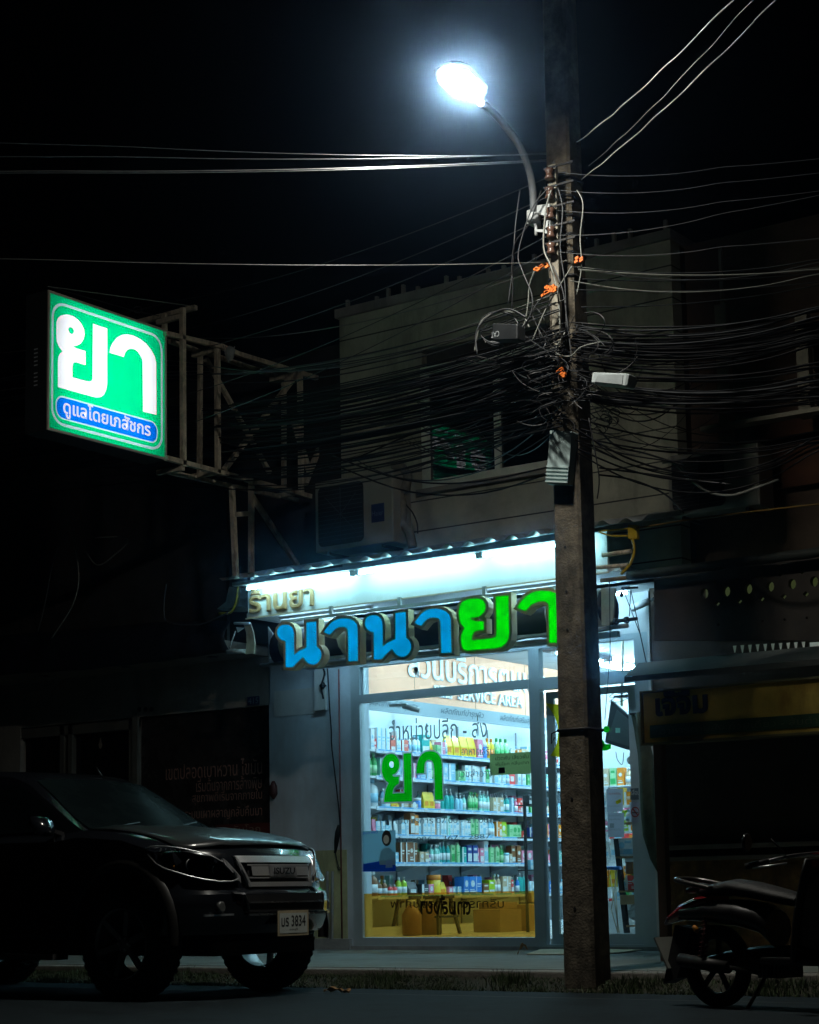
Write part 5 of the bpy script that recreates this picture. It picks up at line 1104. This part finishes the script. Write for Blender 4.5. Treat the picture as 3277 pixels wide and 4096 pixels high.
for k in range(34):
    L_s=k%2==0; A_=P(rn.uniform(1150,1195) if L_s else rn.uniform(1205,1250),rn.uniform(700,930),'y',rn.uniform(12.1,12.3))
    Bq=P(rn.uniform(640,980),rn.uniform(760,1010),'y',rn.uniform(15.2,16.2)) if L_s else P(rn.uniform(1330,1560),rn.uniform(720,1010),'y',rn.uniform(15.2,16.2))
    cable(span(A_,Bq,rn.uniform(.02,.45),7),rn.choice([.003,.004,.006]),M[rn.choice(['wire','wire','wireg'])],f'thin service cable drooping from the pole to the upper wall on the {SIDE[0 if L_s else 1]}',f'service drops to the upper wall, {SIDE[0 if L_s else 1]}',k=3,n=4)
# crossing droops in front of the wall
for k,pts in enumerate((((1262,905),(1300,940),(1360,955),(1440,980)),((1262,1000),(1330,1010),(1400,1040),(1440,1080)),((1262,985),(1340,995),(1450,1010),(1540,1020)),((700,960),(850,1010),(1000,1015),(1190,975)),((720,985),(860,1035),(1020,1038),(1190,985)),((640,1000),(760,960),(900,905),(1180,850)))):
    cable([P(x,y,'y',12.9 if x>1200 else 13.4) for x,y in pts],.008,M['wire'],f'single black cable drooping {["right of the pole, highest","right of the pole, lowest","right of the pole, middle","under the upper window","lowest under the upper window","slanting up towards the pole from the left"][k]}',None)
cable([P(x,y,'y',14.6) for x,y in ((1395,975),(1420,975),(1450,1005),(1490,1035),(1540,1043),(1590,1028),(1640,1010))],.012,M['wirel'],'thick white cable sagging in front of the right air conditioner',None)
# vertical loops on the pole
vl=[((1161,400),(1150,440),(1145,520),(1160,560),(1175,620),(1180,700)),((1175,395),(1185,440),(1180,520),(1190,600),(1193,700)),((1140,400),(1115,470),(1085,510),(1078,560),(1080,600),(1078,650)),((1155,395),(1120,440),(1092,530),(1100,570),(1120,620),(1118,660),(1100,690)),
 ((1130,560),(1115,600),(1112,640),(1100,690),(1065,700)),((1000,740),(1006,700),(1020,670),(1060,655),(1100,665),(1115,690)),((1005,745),(1003,700),(1030,665),(1070,650),(1108,668)),((1215,400),(1228,430),(1222,500),(1225,560),(1215,620)),((1095,400),(1085,480),(1080,560),(1070,640)),((1240,880),(1255,960),(1262,1010),(1258,1050)),
 ((1150,620),(1130,640),(1110,680),(1090,720)),((1190,700),(1170,740),(1200,750),(1225,730),(1265,720)),((1205,560),(1180,600),(1150,650),(1120,720)),((1165,560),(1185,610),(1195,680),(1205,760))]
for k,pts in enumerate(vl):
    cable([P(x,y,'y',12.12-.01*(k%4)) for x,y in pts],0.007 if k in (0,5,6) else .005,M[['wirel','wireg','wire','wireg','wirel','wirel','wireg'][k%7]],'looping loose cable hanging in the tangle around the pole','loose loops on the pole')
# coil behind the splice box
cable([P(1050+42*math.cos(a),690+34*math.sin(a),'y',12.14) for a in [i*.5 for i in range(28)]],.007,M['wireg'],'coil of grey cable behind the black splice box',None)
# tangle around the pole at window height: tails that wander and curl
def tail(x,y,Y,n,step,turn,r_,m_,lab,grp):
    a=rn.uniform(0,6.28); w_=rn.uniform(-turn,turn); pts=[]
    for i in range(n):
        pts.append(P(x,y,'y',Y+.03*math.sin(i*.7))); a+=w_; w_+=rn.uniform(-turn,turn)*.35; x+=step*math.cos(a)*1.25; y+=step*math.sin(a)*.8
    cable(pts,r_,m_,lab,grp,k=3,n=4)
for i in range(46):
    tail(rn.gauss(1185,26),rn.uniform(690,880),12.14+rn.uniform(-.06,.05),rn.randint(7,13),rn.uniform(7,13),.45,rn.choice([.003,.004,.006]),M[rn.choice(['wire','wire','wire','wire','wireg'])],'short curling black cable end in the knot around the pole','tangled cable ends on the pole')
for i in range(16):
    tail(rn.gauss(1272,12),rn.gauss(885,16),12.6,rn.randint(7,12),rn.uniform(4,8),.6,.004,M['wire'],'curled cable tail hanging right of the pole below the pale box','curled tails right of the pole')
for i in range(12):
    tail(rn.gauss(1085,30),rn.gauss(740,18),12.15,rn.randint(6,10),rn.uniform(6,12),.4,.004,M[rn.choice(['wire','wireg'])],'curling cable end left of the pole under the splice box','curled tails left of the pole')
# loose wires on the left, low in the dark
for k,pts in enumerate((((143,1093),(152,1120),(163,1180),(165,1230),(150,1280),(108,1345)),((150,1110),(175,1150),(205,1190),(245,1165),(270,1140),(255,1130),(200,1133)),((145,1120),(120,1160),(108,1200),(95,1270),(80,1330)),((350,1230),(345,1280),(355,1310),(420,1315),(480,1290)))):
    cable([P(x,y,'y',15.3) for x,y in pts],.008,M['wirel'] if k<2 else M['wireg'],['pale loose wire hanging down above the pickup','pale loose wire curling into a loop on the dark wall','dim loose wire left of the pale one','thin wire dipping to the left end of the canopy'][k],None)
# ================================================================ PICKUP TRUCK
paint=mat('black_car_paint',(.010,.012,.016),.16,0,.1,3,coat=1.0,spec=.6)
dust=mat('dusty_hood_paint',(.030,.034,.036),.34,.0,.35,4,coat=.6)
chrome=mat('chrome',(.90,.92,.95),.30,.80,.05,8)
tyre=mat('tyre_rubber',(.016,.016,.016),.75,0,.3,20,.3,60)
TR=thing('pickup_truck',(-9.0,11.16,0),'black double-cab pickup truck parked at the kerb, nose towards the right','pickup truck')
XF=-9.07; YC=11.17; HW=.90; LIFT=.12
def tp_(x,y,z): return Vector((XF+x,YC+y,z+LIFT))
def tw_(x,y,z): return Vector((XF+x,YC+y,z))
def archpts(cx,r,z0,n=9):
    return [(cx+r*math.cos(a),z0+r*math.sin(a)) for a in [math.pi*(.02+.96*i/(n-1)) for i in range(n)]]   # from front to rear over the top
# side silhouette from front bottom, rearward along the sill, up and over (x is negative to the rear)
hub=.42; Rw=.42; fx=-.90; rx=-4.02
low=[(-.10,.36)]+[(fx+.49*math.cos(a),.36+.52*math.sin(a)) for a in [math.pi*(i/10) for i in range(11)]]+[(-1.5,.34),(-3.4,.34)]+[(rx+.49*math.cos(a),.36+.52*math.sin(a)) for a in [math.pi*(i/10) for i in range(11)]]+[(-5.1,.45),(-5.2,.60)]
topl=[(-5.22,1.10),(-3.62,1.13),(-3.5,1.14),(-1.62,1.13),(-1.35,1.155),(-.9,1.12),(-.5,1.06),(-.26,1.00),(-.17,.96),(-.12,.90),(-.10,.82),(-.085,.70),(-.01,.655),(.0,.58),(-.01,.48),(-.05,.40)]
sil=low+topl; nlow=len(low)
def slic(y):
    f=abs(y)/HW; out=[]
    for i,(x,z) in enumerate(sil):
        xx,zz=x,z
        if x>-.9: xx-= .40*f**3*(1+x/.9) if x>-.9 else 0
        if z>.95 and x>-1.9: zz+= .045*(1-f*f)*(1 if x<-.3 else .6)
        if z>.95 and x<=-1.9: zz+=.0
        if f>.985: # outer skin pulled in
            if i>=nlow: zz-=.05 if z>.9 else 0
            elif z<.36: zz+=.03
        if f>.985 and x>-.25: xx-=.05
        out.append(tp_(xx,y,zz))
    return out
ysl=[-HW,-.905,-.84,-.6,-.3,0,.3,.6,.84,.905,HW]
g=MB(); rows=[slic(y) for y in ysl]; g.grid(rows,closed=True)
from mathutils.geometry import tessellate_polygon
for rr_,rev in ((rows[0],False),(rows[-1],True)):
    g.add(rr_,[tuple(t) for t in tessellate_polygon([rr_])])
body=g.build('body',paint,TR)
try:
    for p in body.data.polygons: p.use_smooth=True
    md=body.modifiers.new('e','EDGE_SPLIT'); md.split_angle=R(38)
except Exception: pass
# bonnet as its own panel
g=MB(); rows=[]
for (x,z) in ((-1.36,1.158),(-1.1,1.148),(-.85,1.118),(-.6,1.083),(-.4,1.045),(-.28,1.012),(-.20,.975)):
    r_=[]
    for k in range(17):
        y=-.80+1.6*k/16; f=abs(y)/HW; 
        xx=x-(.40*f**3*(1+x/.9) if x>-.9 else 0); zz=z+.050*(1-f*f)+.006+ (.012*math.exp(-((abs(y)-.52)/.07)**2))
        r_.append(tp_(xx,y,zz))
    rows.append(r_)
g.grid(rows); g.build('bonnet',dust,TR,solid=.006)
# cabin
cabs=[(-1.22,1.13),(-1.46,1.25),(-1.82,1.47),(-2.03,1.59),(-2.24,1.66),(-2.8,1.70),(-3.3,1.68),(-3.52,1.55),(-3.62,1.13)]
def cslice(y,full=True):
    f=abs(y)
    out=[]
    for x,z in cabs:
        s=max(0,(z-1.13)/.63); out.append((x,z))
    return out
g=MB(); rows=[]
for f in (-1,-.93,-.75,-.4,0,.4,.75,.93,1):
    r_=[]
    for x,z in cabs:
        s=(z-1.13)/.57; hw=.82-.20*s; zz=z-(.035 if abs(f)==1 else 0)*(s>.5) + .015*(1-f*f)*(s>.6); xx=x-(.12*f*f if x>-2.3 else 0)
        r_.append(tp_(xx,f*hw,zz))
    rows.append(r_)
g.grid(rows)
for rr_ in (rows[0],rows[-1]): g.add(rr_,[tuple(t) for t in tessellate_polygon([rr_])])
cab=g.build('cabin',paint,TR)
for p in cab.data.polygons: p.use_smooth=True
md=cab.modifiers.new('e','EDGE_SPLIT'); md.split_angle=R(30)
# windscreen
wsm=mat('windscreen_glass',(.006,.010,.011),.25,0,.3,4,coat=0,spec=.02,ior=1.12)
g=MB(); rows=[]
for x,z in ((-1.26,1.155),(-1.48,1.265),(-1.82,1.475),(-2.01,1.582)):
    s=(z-1.13)/.57; hw=(.82-.20*s)*.92; rows.append([tp_(x-.12*f*f+.008,f*hw,z+.014*(1-f*f)*(s>.6)+.012) for f in [-1+2*k/12 for k in range(13)]])
g.grid(rows); ws=g.build('windscreen',wsm,TR)
g=MB(); g.tube([tp_(-1.30,-.62,1.18),tp_(-1.38,-.2,1.235)],.008,5); g.tube([tp_(-1.28,.05,1.19),tp_(-1.40,.5,1.25)],.008,5); g.build('wiper',M['black'],ws)
MB().obox(tp_(-1.62,-.28,1.30),(.01,.05,0),(0,.04,0),(0,0,.012)).build('dashboard_card',mat('card_teal',(.10,.22,.20),.5),ws)
# side windows
for sg in (-1,1):
    for pts in (((-1.58,1.17),(-1.95,1.42),(-2.25,1.56),(-2.60,1.58),(-2.60,1.16)),((-2.68,1.16),(-2.68,1.58),(-3.15,1.57),(-3.42,1.44),(-3.46,1.17))):
        g=MB(); q=[]
        for x,z in pts: s=(z-1.13)/.57; q.append(tp_(x,sg*(.82-.20*s+.006),z))
        g.sheet(q); g.build('side_window',wsm,TR,recalc=False)
g=MB(); g.tube([tp_(-2.2,.2,1.66),tp_(-2.26,.2,1.74)],[.012,.004],6); g.build('aerial',M['black'],TR)
# mirror, door handles, trim line
for sg in (-1,):
    g=MB(); g.lathe([(.02,-.10),(.09,-.07),(.10,0),(.09,.07),(.02,.10)],tp_(-1.62,sg*1.03,1.20),12,(0,1,0),sx=.6,sy=1.0); mo=g.build('wing_mirror',paint,TR); MB().bar(tp_(-1.62,sg*.82,1.14),tp_(-1.62,sg*.96,1.17),.06,.03).build('mirror_arm',M['black'],mo)
for x in (-2.45,-3.3):
    o=MB().bar(tp_(x,-.915,1.0),tp_(x-.16,-.915,1.0),.03,.025).build('door_handle',chrome,TR,bevel=.006)
for pts in (((-1.62,.42),(-1.62,1.12)),((-2.66,.36),(-2.66,1.12)),):
    MB().bar(tp_(pts[0][0],-.902,pts[0][1]),tp_(pts[1][0],-.902,pts[1][1]),.006,.008).build('door_seam',M['black'],TR)
o=MB().box(XF-3.4,XF-1.5,YC-1.02,YC-.86,.30,.345).build('side_step',mat('step_alu',(.12,.12,.12),.4,.5),TR)
# wheel arches flares
def flare(cx,sg,nm='arch_flare'):
    g=MB(); rows=[]
    for i in range(19):
        a=math.pi*(-.04+1.08*i/18); rows.append([tp_(cx+r_*math.cos(a),sg*yy,.36+r_*math.sin(a)*1.03) for r_,yy in ((.485,.86),(.485,.915),(.50,.932),(.53,.928),(.56,.91),(.57,.89))])
    g.grid(rows); o=g.build(nm,mat('flare_plastic',(.012,.0115,.011),.45,0,.15,6),TR); return o
for cx in (fx,rx):
    for sg in (-1,1): flare(cx,sg)
# wheels
def wheel(cx,sg):
    c=tw_(cx,sg*.79,hub); ax_=(0,sg,0)
    wo=MB().lathe([(.25,-.12),(.36,-.128),(.41,-.10),(.42,-.05),(.42,.05),(.41,.10),(.36,.128),(.275,.125),(.268,.06),(.25,-.12)],c,40,ax_,caps=False).build('wheel',tyre,TR)
    g=MB(); rows=[]
    for j,yy in enumerate((-.115,-.08,-.03,.03,.08,.115)):
        rows.append([c+Vector((0,sg*yy,0))+Vector((math.cos(a),0,math.sin(a)))*((.428 if (i+j)%3 else .414)-.012*(j in (0,5))) for i,a in enumerate([k*math.pi/60 for k in range(120)])])
    g.grid(rows,sm=False,closed=True)
    g.build('tread',tyre,wo)
    rimm=mat('alloy_rim',(.30,.31,.32),.35,.6,.15,8)
    g=MB(); 
    b=[]
    for r_,d_ in ((.268,.118),(.258,.122),(.25,.09),(.235,.0),(.23,-.1)): b.append([c+Vector((r_*math.cos(a),sg*d_,r_*math.sin(a))) for a in [i*math.pi/16 for i in range(32)]])
    g.grid(b,closed=True)
    for i in range(6):
        a=i*math.pi/3+.3; d1=Vector((math.cos(a),0,math.sin(a))); p0=c+Vector((0,sg*.07,0))+d1*.05; p1=c+Vector((0,sg*.10,0))+d1*.245; g.bar(p0,p1,.045,.03,up=(0,1,0))
    g.lathe([(.07,.05),(.065,.085),(.03,.095)],c,14,ax_); g.build('rim',rimm,wo)
    g=MB()
    for i in range(6): a=i*math.pi/3; g.lathe([(.012,.085),(.009,.10)],c+Vector((.048*math.cos(a),0,.048*math.sin(a))),6,ax_)
    g.build('wheel_nut',chrome,wo)
for cx in (fx,rx):
    for sg in (-1,1): wheel(cx,sg)
# wheel wells
g=MB(); 
for cx in (fx,rx): g.box(XF+cx-.5,XF+cx+.42,YC-.66,YC+.66,.42,.85)
g.box(XF-5.0,XF-.25,YC-.6,YC+.6,.32,.42); g.build('underbody',M['black'],TR)
# front: grille, badge, lamps, bumper
def fr(y,z,pr=0.0):  # point on the curved nose at lateral y, height z
    f=abs(y)/HW; zs=[(1.06,-.5),(1.00,-.26),(.96,-.17),(.90,-.12),(.82,-.10),(.70,-.085),(.655,-.01),(.58,0),(.48,-.01),(.40,-.05)]
    x=-.05
    for (za_,xa_),(zb_,xb_) in zip(zs,zs[1:]):
        if zb_<=z<=za_: u=(za_-z)/(za_-zb_); x=xa_+(xb_-xa_)*u
    return tp_(x-.40*f**3*(1+x/.9)+pr,y,z)
def strip_(pts,h,pr,th,m_,name,par=TR,n=14):
    """curved bar following the nose: pts = (y,z) polyline, h = height"""
    g=MB(); P_=[]
    for (y0_,z0_),(y1_,z1_) in zip(pts,pts[1:]):
        for i in range(n): P_.append((y0_+(y1_-y0_)*i/n,z0_+(z1_-z0_)*i/n))
    P_.append(pts[-1]); rows=[]
    for y,z in P_:
        hh=h; a=fr(y,z+hh/2,pr); b3=fr(y,z-hh/2,pr); rows.append([a-Vector((th,0,0)),a,b3,b3-Vector((th,0,0))])
    g.grid(rows,sm=False,closed=True); return g.build(name,m_,par)
gr_bk=strip_([(-.36,.81),(.36,.81)],.17,.004,.02,M['black'],'grille_recess')
GR=strip_([(-.45,.915),(.45,.915)],.05,.022,.03,chrome,'grille')
strip_([(-.36,.775),(.36,.775)],.012,.022,.02,chrome,'grille_slat',GR); strip_([(-.37,.87),(.37,.87)],.010,.022,.02,chrome,'grille_slat',GR)
strip_([(-.34,.825),(.34,.825)],.07,.028,.03,chrome,'grille_bar',GR); strip_([(-.38,.725),(.38,.725)],.035,.022,.03,chrome,'grille_bar',GR)
for sg in (-1,1):
    strip_([(sg*.45,.92),(sg*.36,.72)],.04,.024,.03,chrome,'grille_side',GR,n=6)
    strip_([(sg*.55,.90),(sg*.44,.76)],.05,.016,.02,chrome,'grille_wing',GR,n=6)
bd=strip_([(-.16,.825),(.16,.825)],.085,.036,.01,mat('badge_chrome',(.55,.56,.60),.35,.8),'badge',GR)
c=fr(0,.825,.04); text('badge_lettering','ISUZU',mat('badge_black',(.01,.01,.012),.4),Vector((c.x+.004,YC-.125,.80+LIFT)),Vector((0,.25,0)),Vector((0,0,.05)),GR,ext=.004,bold=.03)
# headlamps wrap round the corner
HLR=[(.47,None,.80,.765),(.53,None,.88,.748),(.62,None,.94,.748),(.71,None,.975,.765),(.79,None,1.0,.79),(.85,None,1.012,.82),(.893,-.47,1.018,.85),(.903,-.53,1.015,.89),(.905,-.58,1.005,.96)]
def hlp(sg,row,k,n,inset=0.0):
    y,xb_,zt2,zb2=row; z=zt2-(zt2-zb2)*k/n
    x=(fr(sg*y,.80).x-XF) if xb_ is None else xb_
    return tp_(x+.020-.42*(z-.80)-inset,sg*(y-inset*.4),z)
for sg in (-1,1):
    g=MB(); rows=[[hlp(sg,row,k,6,.045) for k in range(7)] for row in HLR]; g.grid(rows)
    hl_=g.build('headlight',mat('lamp_bowl',(.55,.58,.62),.3,.35,.7,26,.5,22),TR)
    g=MB(); rows=[[hlp(sg,row,k,6) for k in range(7)] for row in HLR]; g.grid(rows); g.build('lens',glassmat('lamp_lens',(.85,.9,.92),rough=.03),hl_)
    g=MB(); top_=[hlp(sg,row,0,6,-.002) for row in HLR]; bot_=[hlp(sg,row,6,6,-.002) for row in HLR]
    g.tube(bot_,.007,5); g.tube(top_,.005,5); g.build('lamp_trim',chrome,hl_)
    g=MB()
    for k in range(5): p=hlp(sg,HLR[4],0,6,.012); q=hlp(sg,HLR[6],0,6,.012); a=p.lerp(q,k/5)+Vector((0,0,-.012)); g.bar(a,a+Vector((-.01,sg*.01,-.05)),.006,.012)
    g.build('reflector_rib',chrome,hl_)
    for yy,zz_,r_ in ((.60,.835,.038),(.75,.875,.045)):
        b_=fr(sg*yy,.80).x-XF; c=tp_(b_-.42*(zz_-.80)-.018,sg*yy,zz_); MB().lathe([(.012,-.03),(r_*.8,-.008),(r_,.008),(r_*.92,.014)],c,16,(1,0,0),caps=False).build('reflector',chrome,hl_)
        MB().lathe([(.018,-.02),(.02,0),(.01,.012)],c,10,(1,0,0)).build('bulb',mat('bulb_glass',(.6,.62,.65),.1,.6),hl_)
    b_=fr(sg*.84,.80).x-XF; MB().lathe([(.02,0),(.015,.01)],tp_(b_-.03,sg*.84,.86),8,(1,0,0)).build('indicator',mat('amber_lens',(.35,.14,.02),.2),hl_)
    fgl=MB().lathe([(.045,-.01),(.045,.010),(.03,.018)],fr(sg*.64,.56,.004 if sg<0 else -.02),14,(1,0,0)).build('fog_lamp',mat('fog_glass',(.16,.17,.17),.2,.4,.2,20,coat=1),TR)
    strip_([(sg*.56,.505),(sg*.74,.50)],.014,.02,.015,chrome,'fog_trim',fgl,n=6)
# bumper openings and trims
strip_([(-.46,.585),(.46,.585)],.13,.006,.02,M['black'],'lower_grille'); BT=strip_([(-.45,.50),(.45,.50)],.016,.022,.02,mat('dull_chrome',(.30,.31,.33),.25,.9),'bumper_trim')
strip_([(-.44,.59),(.44,.59)],.012,.016,.015,mat('dull_chrome',(.3,.3,.3)),'bumper_bar',BT); strip_([(-.55,.665),(-.47,.655),(-.44,.53)],.014,.02,.02,MATS['dull_chrome'],'bumper_trim_corner',BT,n=6); strip_([(.55,.665),(.47,.655),(.44,.53)],.014,.02,.02,MATS['dull_chrome'],'bumper_trim_corner',BT,n=6)
# number plate
NP=MB().obox(fr(0.0,.43,.055),(.004,0,0),(0,.185,0),(0,0,.095)).build('number_plate',mat('plate_surround',(.42,.36,.24),.5,0,.2,6),TR)
c=fr(0.0,.43,.055); MB().obox(c+Vector((.0055,0,0)),(.001,0,0),(0,.165,0),(0,0,.075)).build('plate_face',mat('plate_white',(.50,.55,.52),.4,0,.1,5),NP)
pk=mat('plate_black',(.02,.02,.02),.5)
text('plate_lettering','บร 3834',pk,c+Vector((.0075,-.145,-.025)),Vector((0,.29,0)),Vector((0,0,.082)),NP,ext=0.001,bold=.012); text('plate_province','ชลบุรี',pk,c+Vector((.0075,-.05,-.06)),Vector((0,.1,0)),Vector((0,0,.022)),NP,ext=0)
# ================================================================ SCOOTER
red=mat('red_fairing',(.20,.008,.012),.2,0,.1,4,coat=1); blk=mat('gloss_black_plastic',(.006,.006,.007),.35,0,.1,5,coat=.25)
SCT=thing('motor_scooter',(-5.47,11.08,0),'dark scooter with red tail panel parked with its back to the pharmacy door','scooter')
sx0=-5.47; sy0=11.08
def sp(x,y,z): return Vector((sx0+x,sy0+y,z))
def swheel(x,nm):
    c=sp(x,0,.262); w_=MB().lathe([(.19,-.04),(.235,-.045),(.262,-.02),(.262,.02),(.235,.045),(.19,.04),(.185,0),(.19,-.04)],c,36,(0,1,0),caps=False).build('wheel',tyre,SCT)
    g=MB(); b=[[c+Vector((r_*math.cos(a),d_,r_*math.sin(a))) for a in [i*math.pi/16 for i in range(32)]] for r_,d_ in ((.195,.035),(.175,.03),(.17,0),(.175,-.03),(.195,-.035))]; g.grid(b,closed=True)
    for i in range(5): a=i*1.2566+.2; g.bar(c,c+Vector((.18*math.cos(a),0,.18*math.sin(a))),.03,.02,up=(0,1,0))
    g.lathe([(.05,-.05),(.05,.05)],c,12,(0,1,0)); g.build('rim',mat('scooter_rim',(.015,.015,.016),.5,.2),w_)
swheel(0,'r'); swheel(1.07,'f')
def loft(secs,name,m_,n=14,par=SCT):
    g=MB(); rows=[]
    for (x,zc_,hw,hh) in secs: rows.append([sp(x,hw*math.cos(a),zc_+hh*math.sin(a)) for a in [k*2*math.pi/n for k in range(n)]])
    g.grid(rows,closed=True); g.add(rows[0],[tuple(range(n))[::-1]]); g.add(rows[-1],[tuple(range(n))]); return g.build(name,m_,par)
loft([(-.43,.53,.02,.012),(-.36,.565,.07,.03),(-.25,.61,.10,.055),(-.1,.655,.125,.06),(.02,.68,.12,.045)],'tail_panel',red)
loft([(-.22,.60,.12,.05),(0,.61,.155,.075),(.25,.595,.165,.09),(.42,.56,.15,.10),(.50,.50,.13,.12)],'side_panel',blk)
loft([(-.12,.735,.05,.02),(0,.745,.11,.04),(.2,.76,.135,.055),(.38,.735,.14,.055),(.55,.70,.13,.05),(.70,.67,.09,.04)],'seat',mat('seat_vinyl',(.007,.007,.0075),.6,0,.2,12,.2,60))
# grab rail
g=MB(); g.tube(catmull([sp(.08,-.13,.755),sp(-.10,-.13,.79),sp(-.24,-.10,.815),sp(-.28,0,.82),sp(-.24,.10,.815),sp(-.10,.13,.79),sp(.08,.13,.755)]),.017,7); g.build('grab_rail',mat('grab_rail',(.09,.085,.08),.3,.7),SCT)
loft([(-.20,.745,.06,.02),(-.12,.76,.08,.035),(0,.75,.06,.03)],'seat_hump',MATS['gloss_black_plastic'])
g=MB(); g.lathe([(.02,-.01),(.028,0),(.01,.012)],sp(-.03,-.17,.50),10,(0,-1,0),sx=.8,sy=1.2); g.build('side_reflector',mat('amber_lens',(.35,.14,.02),.2),SCT)
MB().prism([sp(-.30,-.06,.52),sp(-.16,-.06,.50),sp(-.30,-.06,.18),sp(-.42,-.06,.14)],(0,.12,0)).build('mudguard',mat('mudguard_plastic',(.03,.03,.03),.5),SCT)
MB().obox(sp(-.405,0,.34),(.006,0,.003),(0,.09,0),(-.055,0,.10)).build('number_plate',mat('plate_dim',(.20,.21,.19),.4,0,.2,5),SCT)
loft([(-.12,.28,.02,.03),(.1,.30,.05,.06),(.4,.30,.09,.10),(.62,.32,.09,.08)],'engine',mat('engine_metal',(.05,.05,.05),.4,.6))
g=MB(); g.tube([sp(-.2,-.13,.30),sp(.2,-.13,.26)],[.045,.04],10); g.tube([sp(.2,-.13,.26),sp(.5,-.1,.22)],.016,7); g.build('exhaust',mat('exhaust_metal',(.02,.02,.02),.5,.3),SCT)
MB().box(sx0+.45,sx0+.95,sy0-.14,sy0+.14,.28,.33).build('footboard',blk,SCT,bevel=.015)
def sh_(x,y,z): return sp(x-.17,y,z)
g=MB(); rows=[[sh_(.92+.04*k/6+.10*(k/6)**2,yy,.30+.62*k/6) for yy in (-.19,-.12,0,.12,.19)] for k in range(7)]; g.grid(rows); g.build('leg_shield',blk,SCT,solid=.02)
loft([(.96,.95,.10,.06),(1.04,.985,.12,.075),(1.13,.97,.10,.07),(1.18,.94,.05,.04)],'handlebar_cowl',red)
g=MB(); g.tube(catmull([sh_(.82,-.33,.905),sh_(.95,-.2,.945),sh_(1.05,0,.96),sh_(.95,.2,.945),sh_(.82,.33,.905)]),.012,7); hb=g.build('handlebar',mat('bar_chrome',(.4,.4,.42),.2,.9),SCT)
for sg in (-1,1):
    MB().tube([sh_(.74,sg*.38,.885),sh_(.86,sg*.30,.915)],.019,9).build('grip',M['black'],hb)
    MB().tube([sh_(.80,sg*.39,.875),sh_(.98,sg*.28,.90)],.006,5).build('lever',chrome,hb)
    MB().tube([sh_(.93,sg*.22,.95),sh_(.88,sg*.30,1.05)],.006,5).build('mirror_stem',M['black'],hb)
    MB().lathe([(.05,-.012),(.062,0),(.05,.01)],sh_(.88,sg*.33,1.09) if sg>0 else sh_(.74,-.36,1.03),16,(-1,-.25,.1)).build('mirror',mat('mirror_back',(.02,.02,.022),.2,.3,.1,5),hb)
g=MB(); g.tube([sh_(1.05,0,.9),sh_(1.2,0,.35),sh_(1.24,0,.262)],.03,8); g.build('front_fork',blk,SCT)
MB().prism([sh_(1.05,-.06,.50),sh_(1.2,-.06,.56),sh_(1.4,-.06,.46),sh_(1.5,-.06,.3),sh_(1.42,-.06,.34),sh_(1.24,-.06,.46)],(0,.12,0)).build('front_mudguard',red,SCT)
g=MB(); g.tube([sp(-.03,-.12,.30),sp(.02,-.12,.58)],.012,6)
for k in range(9): z_=.33+k*.027; g.tube([sp(-.02+.005*k+.028*math.cos(a),-.12+.028*math.sin(a),z_+.004*a/6.28) for a in [i*.7 for i in range(9)]],.005,4,closed=True)
g.build('shock_absorber',mat('spring_steel',(.10,.02,.02),.4,.3),SCT)
g=MB()
for k in range(6): g.box(sx0+.42+k*.03,sx0+.435+k*.03,sy0-.12,sy0+.12,.20,.30)
g.build('cylinder_fins',MATS['engine_metal'],SCT)
g=MB(); g.tube([sp(.42,-.05,.2),sp(.36,-.16,0.012)],.012,6); g.build('side_stand',M['black'],SCT)
SCT.rotation_euler=(0,0,R(-14))
# ================================================================ small things on the ground
cG2=CR(2000,3600,2.4643,'z',ZS)
g=MB(); g.add([cG2(265,545)+Vector((0,0,.006)),cG2(700,545)+Vector((0,0,.006)),cG2(1190,530)+Vector((0,0,.006)),cG2(1400,505)+Vector((0,0,.012)),cG2(900,495)+Vector((0,0,.006)),cG2(400,500)+Vector((0,0,.01))],[(0,1,2,3,4,5)]); tag(g.build('cardboard_sheet',mat('pale_card',(.50,.44,.30),.8,0,.15,6),solid=.006),'flattened pale cardboard sheet lying before the sliding door','cardboard')
def leafm(c,s,label,tall=0):
    g=MB(); rows=[]
    for i in range(7):
        t_=i/6; w_=s*.35*math.sin(math.pi*(t_*.92+.04)); x=s*(t_-.5); rows.append([Vector((x,w_*k,.01+abs(k)*w_*.5*(1+tall)+tall*s*.6*math.sin(t_*2.5)+.01*math.sin(i*2+k*3))) for k in (-1,-.5,0,.5,1)])
    g.grid(rows,sm=False); o=g.build('dry_leaf',M['leaf'],local=True,solid=.002); o.location=c; return tag(o,label,'leaf')
o=leafm(cG2(225,545)+Vector((0,0,.0)),.10,'curled dry leaf standing on the pavement by the cardboard sheet',1.2); o.rotation_euler=(0,0,.6)
o=leafm(PF((685+700)/2*1.9,2088*1.9,'z',0)+Vector((0,0,.002)),.16,'crumpled brown leaf lying on the road in front of the grass'); o.location=P(703,2089,'z',0); o.rotation_euler=(0,0,.5)
o=leafm(P(728,2091,'z',0),.12,'paler flat leaf next to the crumpled one on the road'); o.rotation_euler=(0,0,-.4)
# ================================================================ HAZE
if HAZE:
    g=MB(); g.box(-40,12,-4,60,-1,13); m=bpy.data.materials.new('haze'); m.use_nodes=True; t=m.node_tree; t.nodes.clear(); o=t.nodes.new('ShaderNodeOutputMaterial'); v=t.nodes.new('ShaderNodeVolumePrincipled')
    v.inputs['Color'].default_value=(.32,.58,1,1); v.inputs['Density'].default_value=.0022; v.inputs['Anisotropy'].default_value=.988
    t.links.new(v.outputs[0],o.inputs['Volume']); hz=g.build('haze',m); tag(hz,kind='stuff')
print('products',npr,'cables',NC)
